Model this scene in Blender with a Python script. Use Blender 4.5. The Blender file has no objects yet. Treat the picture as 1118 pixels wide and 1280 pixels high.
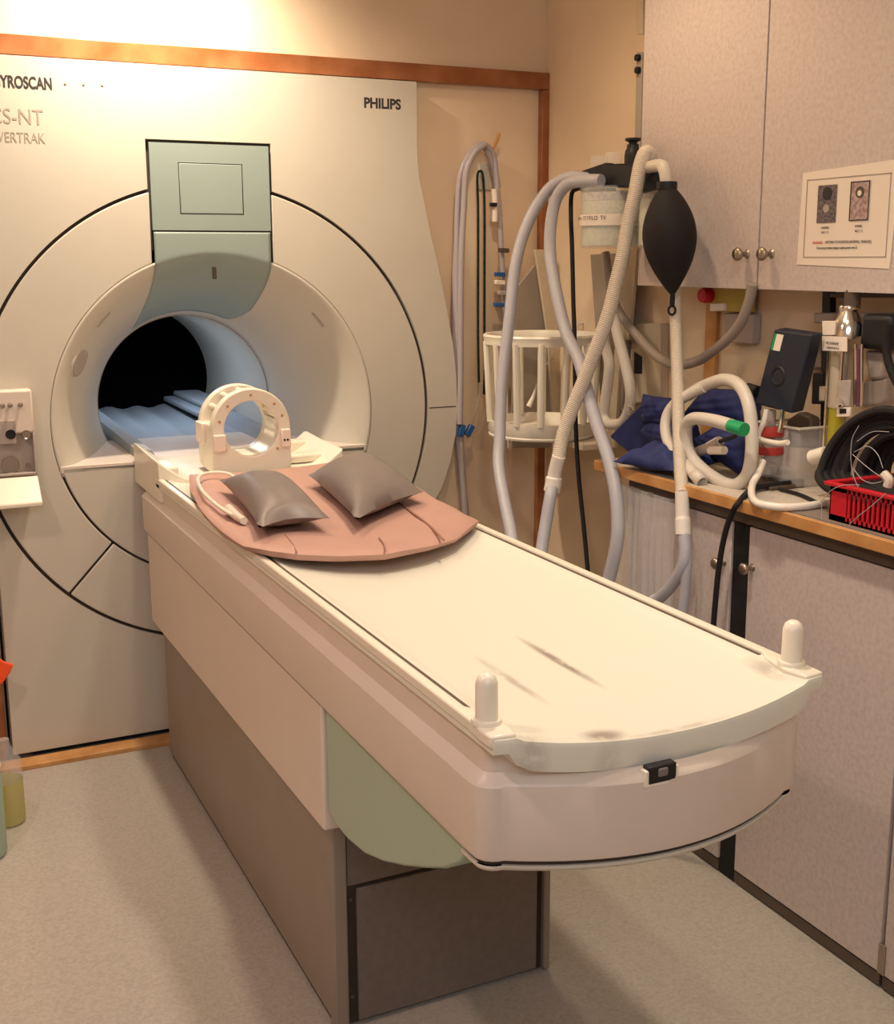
import bpy, bmesh, math, random
from mathutils import Vector, Matrix
random.seed(7)
PI = math.pi
scene = bpy.context.scene
C = scene.collection

# ------------------------------------------------------------------ camera
cd = bpy.data.cameras.new('camera'); cam = bpy.data.objects.new('camera', cd); C.objects.link(cam)
F, PPY, YAW, PITCH, ROLL = 1473.22, 610.695, -0.4450, -0.1928, -0.0038
fw = Vector((-math.sin(YAW)*math.cos(PITCH), math.cos(YAW)*math.cos(PITCH), math.sin(PITCH)))
rt = Vector((math.cos(YAW), math.sin(YAW), 0)); up = rt.cross(fw)
r2 = rt*math.cos(ROLL)+up*math.sin(ROLL); u2 = -rt*math.sin(ROLL)+up*math.cos(ROLL)
m3 = Matrix((r2, u2, -fw)).transposed()
cam.matrix_world = Matrix.Translation((-0.8989, -3.463, 1.4416)) @ m3.to_4x4()
cd.sensor_fit = 'VERTICAL'; cd.sensor_height = 24; cd.lens = F/1280*24
cd.shift_y = (PPY-640)/1280; cd.clip_start = .02
scene.camera = cam

# ------------------------------------------------------------------ world, lights, exposure
w = bpy.data.worlds.new('world'); scene.world = w; w.use_nodes = True
w.node_tree.nodes['Background'].inputs[0].default_value = (1, .8, .6, 1)
w.node_tree.nodes['Background'].inputs[1].default_value = .05
def spot(name, loc, energy, color, size, radius, rot=(0, 0, 0), blend=.6):
    l = bpy.data.lights.new(name, 'SPOT'); l.energy = energy; l.color = color; l.spot_size = math.radians(size)
    l.spot_blend = blend; l.shadow_soft_size = radius
    o = bpy.data.objects.new(name, l); o.location = loc; o.rotation_euler = rot; C.objects.link(o); return o
WARM = (1, .83, .65)
spot('downlight_by_wall', (-.18, -.27, 2.44), 104, (1, .83, .62), 136, .04, (math.radians(22), 0, 0), 1.0)
spot('downlight_by_cabinet', (.45, -.95, 2.46), 23, (1, .73, .47), 150, .05)
spot('downlight_over_table', (.12, -1.75, 2.46), 57, (1, .86, .68), 92, .05, (0, 0, 0), .7)
spot('downlight_rear', (.15, -2.3, 2.46), 22, (1, .82, .58), 150, .05)
spot('added_light_left', (-1.45, -1.9, 2.46), 50, (1, .72, .62), 150, .08)  # unseen lamp added to brighten the left floor and table side
la = bpy.data.lights.new('bore_light', 'AREA'); la.shape = 'RECTANGLE'; la.size = .10; la.size_y = .45
la.energy = 1.7; la.color = (.60, .76, 1)
o = bpy.data.objects.new('bore_light', la); o.location = (.0, .72, 1.245); C.objects.link(o)
lf = bpy.data.lights.new('added_fill_light', 'AREA'); lf.shape = 'RECTANGLE'; lf.size = 1.4; lf.size_y = .7  # unseen soft light added behind the camera to lift shaded faces
lf.energy = 23; lf.color = (.84, .92, 1)
o = bpy.data.objects.new('added_fill_light', lf); o.location = (-1.0, -4.3, 2.30); o.rotation_euler = (math.radians(58), 0, math.radians(-22)); C.objects.link(o)
vs = scene.view_settings
vs.view_transform = 'Standard'; vs.look = 'None'; vs.gamma = 1; vs.exposure = 0.0; vs.use_curve_mapping = False

# ------------------------------------------------------------------ materials
def mat(name, col, rough=.5, metal=0, noise=0, nscale=40, bump=0, bscale=200, trans=0, alpha=1, ior=1.45, col2=None, coat=0, emit=None):
    m = bpy.data.materials.new(name); m.use_nodes = True; nt = m.node_tree; b = nt.nodes['Principled BSDF']
    b.inputs['Base Color'].default_value = (*col, 1); b.inputs['Roughness'].default_value = rough
    b.inputs['Metallic'].default_value = metal; b.inputs['Transmission Weight'].default_value = trans
    b.inputs['Alpha'].default_value = alpha; b.inputs['IOR'].default_value = ior; b.inputs['Coat Weight'].default_value = coat
    tc = nt.nodes.new('ShaderNodeTexCoord')
    if noise or col2:
        n = nt.nodes.new('ShaderNodeTexNoise'); n.inputs['Scale'].default_value = nscale; n.inputs['Detail'].default_value = 4
        nt.links.new(tc.outputs['Object'], n.inputs['Vector'])
        r = nt.nodes.new('ShaderNodeValToRGB'); r.color_ramp.elements[0].position = .35; r.color_ramp.elements[1].position = .65
        c2 = col2 or tuple(c*(1-noise) for c in col)
        r.color_ramp.elements[0].color = (*c2, 1); r.color_ramp.elements[1].color = (*col, 1)
        nt.links.new(n.outputs['Fac'], r.inputs[0]); nt.links.new(r.outputs[0], b.inputs['Base Color'])
    if bump:
        n = nt.nodes.new('ShaderNodeTexNoise'); n.inputs['Scale'].default_value = bscale
        nt.links.new(tc.outputs['Object'], n.inputs['Vector'])
        bp = nt.nodes.new('ShaderNodeBump'); bp.inputs['Strength'].default_value = bump; bp.inputs['Distance'].default_value = .002
        nt.links.new(n.outputs['Fac'], bp.inputs['Height']); nt.links.new(bp.outputs[0], b.inputs['Normal'])
    return m
M = {}
M['wall'] = mat('wall_paint', (.80, .63, .45), .75, noise=.04, nscale=6, bump=.15)
M['ceil'] = mat('ceiling_paint', (.7, .64, .55), .8, noise=.03)
M['wood'] = mat('stained_wood', (.36, .14, .055), .3, col2=(.25, .075, .022), nscale=9)
M['wood2'] = mat('oak_edge', (.62, .33, .12), .45, col2=(.48, .22, .07), nscale=14)
M['white'] = mat('enamel_cream', (.60, .555, .475), .42, noise=.03, nscale=5, bump=.1, bscale=350)
M['white2'] = mat('moulded_cream', (.74, .64, .56), .38, noise=.03, nscale=8, bump=.1, bscale=300)
M['coil'] = mat('coil_plastic', (.84, .78, .66), .3)
M['groove'] = mat('seam_shadow_gap', (.05, .035, .025), .8)
M['green'] = mat('grey_green_enamel', (.285, .355, .33), .4, noise=.03, nscale=6)
M['green2'] = mat('pale_green_plastic', (.40, .50, .40), .45)
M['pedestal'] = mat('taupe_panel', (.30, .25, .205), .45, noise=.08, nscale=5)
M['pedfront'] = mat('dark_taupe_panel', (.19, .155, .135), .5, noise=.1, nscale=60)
M['pink'] = mat('pink_vinyl', (.50, .295, .245), .5, noise=.06, nscale=8, bump=.2, bscale=150)
M['pillow'] = mat('grey_brown_vinyl', (.20, .165, .155), .42, noise=.06, nscale=20)
M['black'] = mat('black_plastic', (.009, .009, .012), .5)
M['rubber'] = mat('black_rubber', (.009, .0075, .0085), .75)
M['dark'] = mat('dark_void', (.006, .006, .009), .9)
M['chrome'] = mat('chrome', (.75, .72, .68), .18, metal=1)
M['steel'] = mat('brushed_steel', (.42, .36, .30), .35, metal=1)
M['hose'] = mat('milky_grey_hose', (.45, .44, .48), .4, noise=.06, nscale=15)
M['hosec'] = mat('cream_corrugated_hose', (.66, .58, .48), .45)
M['hosew'] = mat('milky_white_hose', (.66, .60, .52), .35, noise=.05, nscale=10)
M['tubew'] = mat('white_tube', (.85, .78, .70), .35)
M['blue'] = mat('navy_fabric', (.017, .028, .14), .7, noise=.3, nscale=30, bump=.3, bscale=500)
M['bluep'] = mat('blue_plastic', (.02, .10, .30), .4)
M['red'] = mat('red_plastic', (.55, .012, .025), .4)
M['redr'] = mat('red_rubber', (.42, .04, .03), .5)
M['greenp'] = mat('bright_green_plastic', (.01, .33, .12), .4)
M['yellow'] = mat('yellow_plastic', (.50, .38, .08), .5)
M['yellowf'] = mat('yellow_fluid', (.45, .38, .03), .3)
M['paper'] = mat('paper', (.86, .76, .66), .7)
M['ink'] = mat('ink', (.035, .03, .03), .7)
M['inkgrey'] = mat('faded_ink', (.38, .33, .27), .7)
M['inkred'] = mat('red_ink', (.7, .08, .06), .7)
M['plate'] = mat('grey_plate', (.42, .36, .32), .5)
M['beige'] = mat('beige_board', (.60, .50, .37), .6, noise=.05)
M['board'] = mat('grey_brown_board', (.36, .30, .245), .6, noise=.06, nscale=20)
M['tray'] = mat('dark_grey_layer', (.24, .19, .16), .5)  # dark grey for the thin layer under the red basket
M['clear'] = mat('clear_plastic', (.9, .9, .86), .08, alpha=.22)
M['tubel'] = mat('lilac_grey_tube', (.42, .37, .39), .35)
M['pinkd'] = mat('pink_seam', (.34, .17, .13), .6)
M['sheetb'] = mat('bore_sheet', (.33, .35, .37), .6)
M['film'] = mat('plastic_film', (.82, .80, .80), .4, alpha=.24)
M['granules'] = mat('white_green_granules', (.80, .76, .62), .8, col2=(.60, .62, .48), nscale=120, bump=.5, bscale=150)
M['exgran'] = mat('spent_violet_granules', (.42, .37, .40), .8, col2=(.70, .64, .56), nscale=120)
M['jug'] = mat('translucent_green_jug', (.50, .66, .55), .35, trans=.25)
M['yjug'] = mat('yellow_liquid_bottle', (.62, .56, .22), .35, trans=.2)
M['orange'] = mat('orange_plastic', (1.0, .10, .02), .45)
M['rope'] = mat('green_black_rope', (.02, .05, .035), .7, col2=(.005, .01, .008), nscale=90)
M['purple'] = mat('purple_tube', (.16, .05, .09), .35)
M['brownd'] = mat('brown_dark', (.10, .07, .05), .5)
M['tubeg'] = mat('grey_translucent_tube', (.36, .30, .26), .35)
M['screen'] = mat('print_dark', (.06, .05, .06), .6, col2=(.22, .18, .2), nscale=160)
M['print2'] = mat('print_light', (.55, .42, .40), .6, col2=(.30, .18, .18), nscale=120)

# speckled laminate for cupboard doors
def speckle(name, base, dark, light, sc, rough=.5, dots=True):
    m = mat(name, base, rough); nt = m.node_tree; b = nt.nodes['Principled BSDF']
    tc = nt.nodes.new('ShaderNodeTexCoord')
    v = nt.nodes.new('ShaderNodeTexVoronoi'); v.inputs['Scale'].default_value = sc
    n = nt.nodes.new('ShaderNodeTexNoise'); n.inputs['Scale'].default_value = sc*.6; n.inputs['Detail'].default_value = 6
    nt.links.new(tc.outputs['Object'], v.inputs['Vector']); nt.links.new(tc.outputs['Object'], n.inputs['Vector'])
    r = nt.nodes.new('ShaderNodeValToRGB'); e = r.color_ramp.elements
    e[0].position = .34; e[0].color = (*dark, 1); e[1].position = .70; e[1].color = (*light, 1)
    k = e.new(.5); k.color = (*base, 1)
    nt.links.new(n.outputs['Fac'], r.inputs[0])
    if not dots: nt.links.new(r.outputs[0], b.inputs['Base Color']); return m
    r2 = nt.nodes.new('ShaderNodeValToRGB'); r2.color_ramp.elements[0].position = .08; r2.color_ramp.elements[1].position = .16
    r2.color_ramp.elements[0].color = (*[c*.35 for c in dark], 1); r2.color_ramp.elements[1].color = (1, 1, 1, 1)
    nt.links.new(v.outputs['Distance'], r2.inputs[0])
    mx = nt.nodes.new('ShaderNodeMix'); mx.data_type = 'RGBA'; mx.blend_type = 'MULTIPLY'; mx.inputs[0].default_value = .55
    nt.links.new(r.outputs[0], mx.inputs[6]); nt.links.new(r2.outputs[0], mx.inputs[7]); nt.links.new(mx.outputs[2], b.inputs['Base Color'])
    return m
M['door'] = speckle('laminate_pink_grey', (.60, .51, .48), (.55, .46, .435), (.64, .55, .52), 160, dots=False)
M['floor'] = speckle('speckled_vinyl', (.44, .395, .345), (.39, .35, .305), (.48, .435, .38), 230, .45)
M['counter'] = speckle('counter_laminate', (.58, .51, .43), (.53, .46, .38), (.63, .56, .47), 150, dots=False)

# table top: cream lacquer with grey worn scuffs at fixed places
def scuffmat():
    m = mat('worn_table_top', (.80, .78, .68), .33); nt = m.node_tree; b = nt.nodes['Principled BSDF']
    g = nt.nodes.new('ShaderNodeNewGeometry'); last = None
    n = nt.nodes.new('ShaderNodeTexNoise'); n.inputs['Scale'].default_value = 45; n.inputs['Detail'].default_value = 5
    mp = nt.nodes.new('ShaderNodeMapping'); mp.inputs['Scale'].default_value = (1, .4, 1)
    nt.links.new(g.outputs['Position'], mp.inputs[0]); nt.links.new(mp.outputs[0], n.inputs['Vector'])
    for (x, y, sx, sy, k) in [(-.004, -1.98, .010, .13, 1.0), (-.115, -2.03, .010, .12, .6), (-.105, -2.262, .035, .022, .9), (.0, -2.278, .09, .007, .45), (.222, -2.20, .020, .06, .6), (-.212, -2.26, .03, .02, .5)]:
        s1 = nt.nodes.new('ShaderNodeVectorMath'); s1.operation = 'SUBTRACT'; s1.inputs[1].default_value = (x, y, 0)
        nt.links.new(g.outputs['Position'], s1.inputs[0])
        s2 = nt.nodes.new('ShaderNodeVectorMath'); s2.operation = 'MULTIPLY'; s2.inputs[1].default_value = (1/sx, 1/sy, 0)
        nt.links.new(s1.outputs[0], s2.inputs[0])
        ln = nt.nodes.new('ShaderNodeVectorMath'); ln.operation = 'LENGTH'; nt.links.new(s2.outputs[0], ln.inputs[0])
        mr = nt.nodes.new('ShaderNodeMapRange'); mr.inputs[1].default_value = .35; mr.inputs[2].default_value = 1.1; mr.inputs[3].default_value = k; mr.inputs[4].default_value = 0
        nt.links.new(ln.outputs['Value'], mr.inputs[0])
        if last is None: last = mr
        else:
            a = nt.nodes.new('ShaderNodeMath'); a.operation = 'MAXIMUM'
            nt.links.new(last.outputs[0], a.inputs[0]); nt.links.new(mr.outputs[0], a.inputs[1]); last = a
    mr = nt.nodes.new('ShaderNodeMapRange'); mr.inputs[1].default_value = .28; mr.inputs[2].default_value = .50; mr.inputs[3].default_value = 0; mr.inputs[4].default_value = 1
    nt.links.new(n.outputs['Fac'], mr.inputs[0])
    a = nt.nodes.new('ShaderNodeMath'); a.operation = 'MULTIPLY'; nt.links.new(last.outputs[0], a.inputs[0]); nt.links.new(mr.outputs[0], a.inputs[1])
    mx = nt.nodes.new('ShaderNodeMix'); mx.data_type = 'RGBA'; nt.links.new(a.outputs[0], mx.inputs[0])
    mx.inputs[6].default_value = (.80, .78, .68, 1); mx.inputs[7].default_value = (.34, .28, .24, 1)
    nt.links.new(mx.outputs[2], b.inputs['Base Color']); return m
M['top'] = scuffmat()

# ------------------------------------------------------------------ helpers
POS = {}
def thing(name, label, cat, loc=(0, 0, 0), group=None):
    o = bpy.data.objects.new(name, None); C.objects.link(o); o.location = loc; o.empty_display_size = .05
    o['label'] = label; o['category'] = cat
    if group: o['group'] = group
    POS[o] = Vector(loc); return o
def tag(o, label, cat, group=None):
    o['label'] = label; o['category'] = cat
    if group: o['group'] = group
    return o
def obj(name, bm, m, parent=None, bevel=0, seg=2, smooth=35, label=None, sub=0, solid=0):
    bmesh.ops.remove_doubles(bm, verts=bm.verts, dist=1e-6)
    bmesh.ops.recalc_face_normals(bm, faces=bm.faces)
    vs_ = [v.co for v in bm.verts]
    lo = Vector([min(v[i] for v in vs_) for i in range(3)]); hi = Vector([max(v[i] for v in vs_) for i in range(3)])
    c = (lo+hi)/2
    bmesh.ops.translate(bm, verts=bm.verts, vec=-c)
    me = bpy.data.meshes.new(name); bm.to_mesh(me); bm.free()
    me.materials.append(M[m] if isinstance(m, str) else m)
    for p in me.polygons: p.use_smooth = True
    me.set_sharp_from_angle(angle=math.radians(smooth))
    o = bpy.data.objects.new(name, me); C.objects.link(o)
    if parent is not None: o.parent = parent; o.location = c-POS[parent]
    else: o.location = c
    POS[o] = c
    if bevel:
        b = o.modifiers.new('bevel', 'BEVEL'); b.width = bevel; b.segments = seg; b.limit_method = 'ANGLE'; b.angle_limit = math.radians(40)
        b.harden_normals = False
    if solid:
        s = o.modifiers.new('solid', 'SOLIDIFY'); s.thickness = solid; s.offset = 0
    if sub:
        s = o.modifiers.new('sub', 'SUBSURF'); s.levels = sub; s.render_levels = sub
    if label: o['label'] = label
    return o
def struct(name, bm, m, **k):
    o = obj(name, bm, m, **k); o['kind'] = 'structure'; return o
def NB(): return bmesh.new()
def box(bm, x0, x1, y0, y1, z0, z1):
    vs_ = [bm.verts.new((x, y, z)) for x in (x0, x1) for y in (y0, y1) for z in (z0, z1)]
    for f in ((0, 1, 3, 2), (4, 6, 7, 5), (0, 4, 5, 1), (2, 3, 7, 6), (0, 2, 6, 4), (1, 5, 7, 3)): bm.faces.new([vs_[i] for i in f])
    return bm
def B(x0, x1, y0, y1, z0, z1): return box(NB(), x0, x1, y0, y1, z0, z1)
def obox(bm, c, ax, ay, az, hx, hy, hz):
    c = Vector(c); ax = Vector(ax).normalized(); ay = Vector(ay).normalized(); az = Vector(az).normalized()
    vs_ = [bm.verts.new(c+ax*hx*i+ay*hy*j+az*hz*k) for i in (-1, 1) for j in (-1, 1) for k in (-1, 1)]
    for f in ((0, 1, 3, 2), (4, 6, 7, 5), (0, 4, 5, 1), (2, 3, 7, 6), (0, 2, 6, 4), (1, 5, 7, 3)): bm.faces.new([vs_[i] for i in f])
    return bm
def spline(pts, n=8):
    P = [Vector(p) for p in pts]
    if len(P) < 3: return P
    P = [P[0]*2-P[1]]+P+[P[-1]*2-P[-2]]; out = []
    for i in range(1, len(P)-2):
        for k in range(n):
            t = k/n; a, b, c, d = P[i-1], P[i], P[i+1], P[i+2]
            out.append(.5*((2*b)+(c-a)*t+(2*a-5*b+4*c-d)*t*t+(3*b-a-3*c+d)*t**3))
    out.append(P[-2]); return out
def tube(bm, pts, r, seg=12, smooth=8, cap=True, closed=False):
    P = spline(pts, smooth) if smooth > 1 else [Vector(p) for p in pts]
    n = len(P); rf = r if callable(r) else (lambda t: r)
    T = [(P[min(i+1, n-1)]-P[max(i-1, 0)]).normalized() for i in range(n)]
    u = T[0].orthogonal().normalized(); rings = []
    for i in range(n):
        u = (u-T[i]*u.dot(T[i])).normalized(); v = T[i].cross(u); R = rf(i/(n-1))
        rings.append([bm.verts.new(P[i]+(u*math.cos(2*PI*k/seg)+v*math.sin(2*PI*k/seg))*R) for k in range(seg)])
    for a, b in zip(rings, rings[1:]):
        for k in range(seg): bm.faces.new((a[k], a[(k+1) % seg], b[(k+1) % seg], b[k]))
    if cap: bm.faces.new(rings[0][::-1]); bm.faces.new(rings[-1])
    return bm
def corrugated(bm, pts, r, pitch=.0052, depth=.0013, seg=14):
    P = spline(pts, 24); L = [0]
    for a, b in zip(P, P[1:]): L.append(L[-1]+(b-a).length)
    n = int(L[-1]/(pitch/2)); Q = []; j = 0
    for i in range(n+1):
        s = L[-1]*i/n
        while j < len(L)-2 and L[j+1] < s: j += 1
        t = (s-L[j])/max(1e-9, L[j+1]-L[j]); Q.append(P[j].lerp(P[j+1], min(1, t)))
    return tube(bm, Q, lambda t: r-(depth if int(round(t*n)) % 2 else 0), seg, 1)
def lathe(bm, prof, c, axis=(0, 0, 1), seg=32, a0=0, a1=2*PI):
    ax = Vector(axis).normalized(); u = ax.orthogonal().normalized() if abs(ax.z) < .99 else Vector((1, 0, 0)); v = ax.cross(u); c = Vector(c)
    full = abs(a1-a0-2*PI) < 1e-6; ns = seg if full else seg+1; rings = []
    for (r, h) in prof:
        if r < 1e-6: rings.append([bm.verts.new(c+ax*h)]*ns)
        else: rings.append([bm.verts.new(c+ax*h+(u*math.cos(a0+(a1-a0)*k/seg)+v*math.sin(a0+(a1-a0)*k/seg))*r) for k in range(ns)])
    for a, b in zip(rings, rings[1:]):
        for k in range(seg):
            k2 = (k+1) % ns if full else k+1
            q = []
            for vv in (a[k], a[k2], b[k2], b[k]):
                if vv not in q: q.append(vv)
            if len(q) > 2: bm.faces.new(q)
    return bm
def prism(bm, poly, d):   # poly of 3D points, extruded by vector d
    a = [bm.verts.new(Vector(p)) for p in poly]; b = [bm.verts.new(Vector(p)+Vector(d)) for p in poly]; n = len(a)
    bm.faces.new(a); bm.faces.new(b[::-1])
    for i in range(n): bm.faces.new((a[i], b[i], b[(i+1) % n], a[(i+1) % n]))
    return bm
def cushion(c4, h, pinch=.10, n=22, flat=.35, wr=0):
    # c4: four corners in order; top bulges by h, underside by flat*h
    bm = NB(); a, b, c, d = [Vector(p) for p in c4]; up_ = (b-a).cross(d-a).normalized()
    if up_.z < 0: up_ = -up_
    ctr = (a+b+c+d)/4
    def pt(u, v, s):
        p = a.lerp(b, u).lerp(d.lerp(c, u), v); U, V = 2*u-1, 2*v-1
        k = 1-pinch*((1-U*U)*V*V+(1-V*V)*U*U)
        p = ctr+(p-ctr)*k
        f = (max(0, 1-abs(U)**2.6)*max(0, 1-abs(V)**2.6))**.55
        p += up_*(h*f if s > 0 else -h*flat*f)
        w_ = math.sin(U*9+V*4)*math.sin(V*7-U*3)*.02*h*s*f
        w_ += wr*f*(math.sin(U*5.1+V*7.3+c4[0][1]*40)+.6*math.sin(U*13-V*6+c4[0][1]*90)+.4*math.sin(V*17+U*4))*(1 if s > 0 else .3)
        return p+up_*w_
    for s in (1, -1):
        g = [[bm.verts.new(pt(i/n, j/n, s)) for j in range(n+1)] for i in range(n+1)]
        for i in range(n):
            for j in range(n): bm.faces.new((g[i][j], g[i+1][j], g[i+1][j+1], g[i][j+1]))
    bmesh.ops.remove_doubles(bm, verts=bm.verts, dist=1e-5)
    return bm
def text(name, s, m, parent, loc, size, xdir, ydir, sx=1.0, bold=0, align='LEFT', label=None):
    cu = bpy.data.curves.new(name, 'FONT'); cu.body = s; cu.size = size; cu.align_x = align; cu.extrude = .00015; cu.offset = bold
    t = bpy.data.objects.new(name, cu); C.objects.link(t)
    dg = bpy.context.evaluated_depsgraph_get(); me = bpy.data.meshes.new_from_object(t.evaluated_get(dg))
    bpy.data.objects.remove(t); X = Vector(xdir).normalized(); Y = Vector(ydir).normalized(); Z = X.cross(Y)
    mm = Matrix((X*sx, Y, Z)).transposed()
    me.transform(mm.to_4x4()); me.materials.clear(); me.materials.append(M[m])
    o = bpy.data.objects.new(name, me); C.objects.link(o); o.parent = parent; o.location = Vector(loc)-POS[parent]
    if label: o['label'] = label
    return o

# ================================================================== room shell
XW = 1.145
struct('floor', B(-2.2, XW, -4.6, 2.4, -.05, 0), 'floor')
struct('ceiling', B(-2.2, XW, -4.6, 2.4, 2.5, 2.56), 'ceil')
struct('wall_right', B(XW, XW+.1, -4.6, 2.4, 0, 2.5), 'wall')
struct('wall_left', B(-2.3, -2.2, -4.6, 2.4, 0, 2.5), 'wall')
struct('wall_front', B(-2.2, XW, -4.7, -4.6, 0, 2.5), 'wall')
bm = NB(); box(bm, -2.2, -.662, .06, .16, 0, 1.985); box(bm, .662, XW, .06, .16, 0, 1.985); box(bm, -2.2, XW, .06, .16, 1.985, 2.5)
struct('wall_back', bm, 'wall')
struct('wall_rear', B(-2.2, XW, 2.3, 2.4, 0, 2.5), 'dark')
struct('trim_1', B(-2.2, XW, .030, .058, 1.982, 2.034), 'wood', bevel=.002)
struct('trim_2', B(1.118, XW, .030, .058, 0.0, 1.98), 'wood', bevel=.002)
struct('trim_3', B(XW-.014, XW, -.892, -.845, .922, 1.9), 'wood2', bevel=.002)
struct('trim_4', B(-.72, -.10, -.075, -.012, 0, .014), 'wood2', bevel=.002)
struct('trim_5', B(-.712, -.668, .028, .058, 0, 1.98), 'wood', bevel=.002)

# ================================================================== scanner
ZC, RG, RF, RT, YT = .977, .679, .487, .287, .45
g = thing('mri_scanner', 'large cream ring-fronted MRI scanner set into the wall with round bore', 'scanner', (0, .5, 0))
def flare_y(r):      # depth of the flare at a radius
    if r >= RF: return 0
    t = (RF-r)/(RF-RT); return YT*t**1.65
out = [(.654, .022), (.654, .56), (.665, .585), (.70, .64), (.735, .70), (.765, .78), (.785, .87), (.792, .96), (.788, 1.06), (.776, 1.17), (.755, 1.28), (.724, 1.42), (.70, 1.51), (.676, 1.62), (.66, 1.69), (.654, 1.76), (.654, 1.975)]
outline = out+[(-x, z) for x, z in out[::-1]]
def ray_poly(th):
    d = (math.cos(th), math.sin(th)); best = 9
    for i in range(len(outline)):
        x1, z1 = outline[i]; x2, z2 = outline[(i+1) % len(outline)]; z1 -= ZC; z2 -= ZC
        ex, ez = x2-x1, z2-z1; den = d[0]*ez-d[1]*ex
        if abs(den) < 1e-9: continue
        t = (x1*ez-z1*ex)/den; u = (x1*d[1]-z1*d[0])/den
        if t > 0 and -1e-6 <= u <= 1+1e-6: best = min(best, t)
    return best
GW, GT = .176, 1.768-ZC     # green panel half width and top above centre
def ring_r(th, gap):
    R = RG+gap; s, c = math.sin(th), math.cos(th)
    if s > 0 and abs(c)*R/1 < GW+gap+.2:
        rr = min((GT+gap)/s, (GW+gap)/max(abs(c), 1e-9)); R = max(R, rr)
    return R
angs = [2*PI*i/240 for i in range(240)]+[math.atan2(z-ZC, x) % (2*PI) for x, z in outline]
for gp in (.0065,):
    a = math.atan2(GT+gp, GW+gp); angs += [a, PI-a]
    a = math.acos((GW+gp)/(RG+gp)); angs += [a, PI-a, a-.0005, PI-a+.0005]
angs = sorted(set(round(a, 5) for a in angs))
def ringplate(bm, angs, rin, rout, y0, y1, closed=True):
    rows = []
    for th in angs:
        c, s = math.cos(th), math.sin(th); a, b = rin(th), rout(th)
        rows.append([bm.verts.new((a*c, y0, ZC+a*s)), bm.verts.new((b*c, y0, ZC+b*s)), bm.verts.new((b*c, y1, ZC+b*s)), bm.verts.new((a*c, y1, ZC+a*s))])
    n = len(rows)
    for i in range(n if closed else n-1):
        a, b = rows[i], rows[(i+1) % n]
        for k in range(4): bm.faces.new((a[k], a[(k+1) % 4], b[(k+1) % 4], b[k]))
    if not closed: bm.faces.new(rows[0]); bm.faces.new(rows[-1][::-1])
    return bm
cover = obj('front_cover', ringplate(NB(), angs, lambda t: ring_r(t, .0065), ray_poly, 0, .052), 'white', g, bevel=.005, seg=3)
obj('groove_backing', ringplate(NB(), angs, lambda t: .52, lambda t: ring_r(t, .02), .013, .02), 'groove', g)
# inner ring cover in separate panels
def arc(a0, a1, n=60): return [a0+(a1-a0)*i/n for i in range(n+1)]
ag = math.acos(GW/RG)
agi = math.acos(GW/RF)
def ringpanel(name, a0, a1, b0=None, b1=None):
    # a*: outer end angles, b*: inner end angles
    b0 = a0 if b0 is None else b0; b1 = a1 if b1 is None else b1
    bm = NB(); n = 70; rows = []
    for i in range(n+1):
        t = i/n; A, Bn = a0+(a1-a0)*t, b0+(b1-b0)*t
        ro, ri = RG-.003, RF+.0005
        rows.append([bm.verts.new((ri*math.cos(Bn), y, ZC+ri*math.sin(Bn))) if q else bm.verts.new((ro*math.cos(A), y, ZC+ro*math.sin(A))) for q, y in ((1, 0), (0, 0), (0, .012), (1, .012))])
    for a, b in zip(rows, rows[1:]):
        for k in range(4): bm.faces.new((a[k], a[(k+1) % 4], b[(k+1) % 4], b[k]))
    bm.faces.new(rows[0]); bm.faces.new(rows[-1][::-1])
    return obj(name, bm, 'white', g, bevel=.0035, seg=3)
dg_ = .006
LR = math.radians(226.4)
ringpanel('ring_panel', -PI*2+LR+.006+2*PI-0, 2*PI-(LR-PI)-.006)            # bottom
ringpanel('ring_panel', PI-ag+.006, LR-.004, PI-agi+.008, LR-.006)           # left
ringpanel('ring_panel', -(LR-PI)+.004, ag-.006, -(LR-PI)+.006, agi-.008)     # right
# flare: turned surface above the docking shelf
ZS = .862
bm = NB(); nr, na = 26, 110
rad = [RF+(RT-RF)*i/nr for i in range(nr+1)]
rows = []
for r in rad:
    lim = math.asin((ZS-.03-ZC)/r)
    rows.append([bm.verts.new((r*math.cos(lim+(PI-2*lim)*k/na), flare_y(r), ZC+r*math.sin(lim+(PI-2*lim)*k/na))) for k in range(na+1)])
for a, b in zip(rows, rows[1:]):
    for k in range(na): bm.faces.new((a[k], a[k+1], b[k+1], b[k]))
obj('bore_flare', bm, 'white', g, smooth=60, solid=.002)
# docking shelf and vertical face under it
bm = NB(); P = []
for i in range(21):
    r = RF+(RT-RF)*i/20; P.append((math.sqrt(r*r-(ZS-ZC)**2)-.001, flare_y(r), ZS))
P = P+[(-x, y, z) for x, y, z in P[::-1]]
prism(bm, P, (0, 0, -.02)); obj('docking_shelf', bm, 'white2', g, bevel=.002)
bm = NB(); th0 = math.asin((ZS-.006-ZC)/(RF-.006)); R_ = RF-.006
P = [(R_*math.cos(t), 0, ZC+R_*math.sin(t)) for t in arc(th0, -PI-th0, 60)]
prism(bm, P, (0, .02, 0)); obj('lower_panel', bm, 'white', g, bevel=.003)
bm = NB(); P = [(RF*math.cos(t), .012, ZC+RF*math.sin(t)) for t in arc(0, -PI, 60)]
P = [p for p in P if p[2] < ZS-.004]; prism(bm, P, (0, .006, 0)); obj('groove_backing', bm, 'groove', g)
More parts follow.
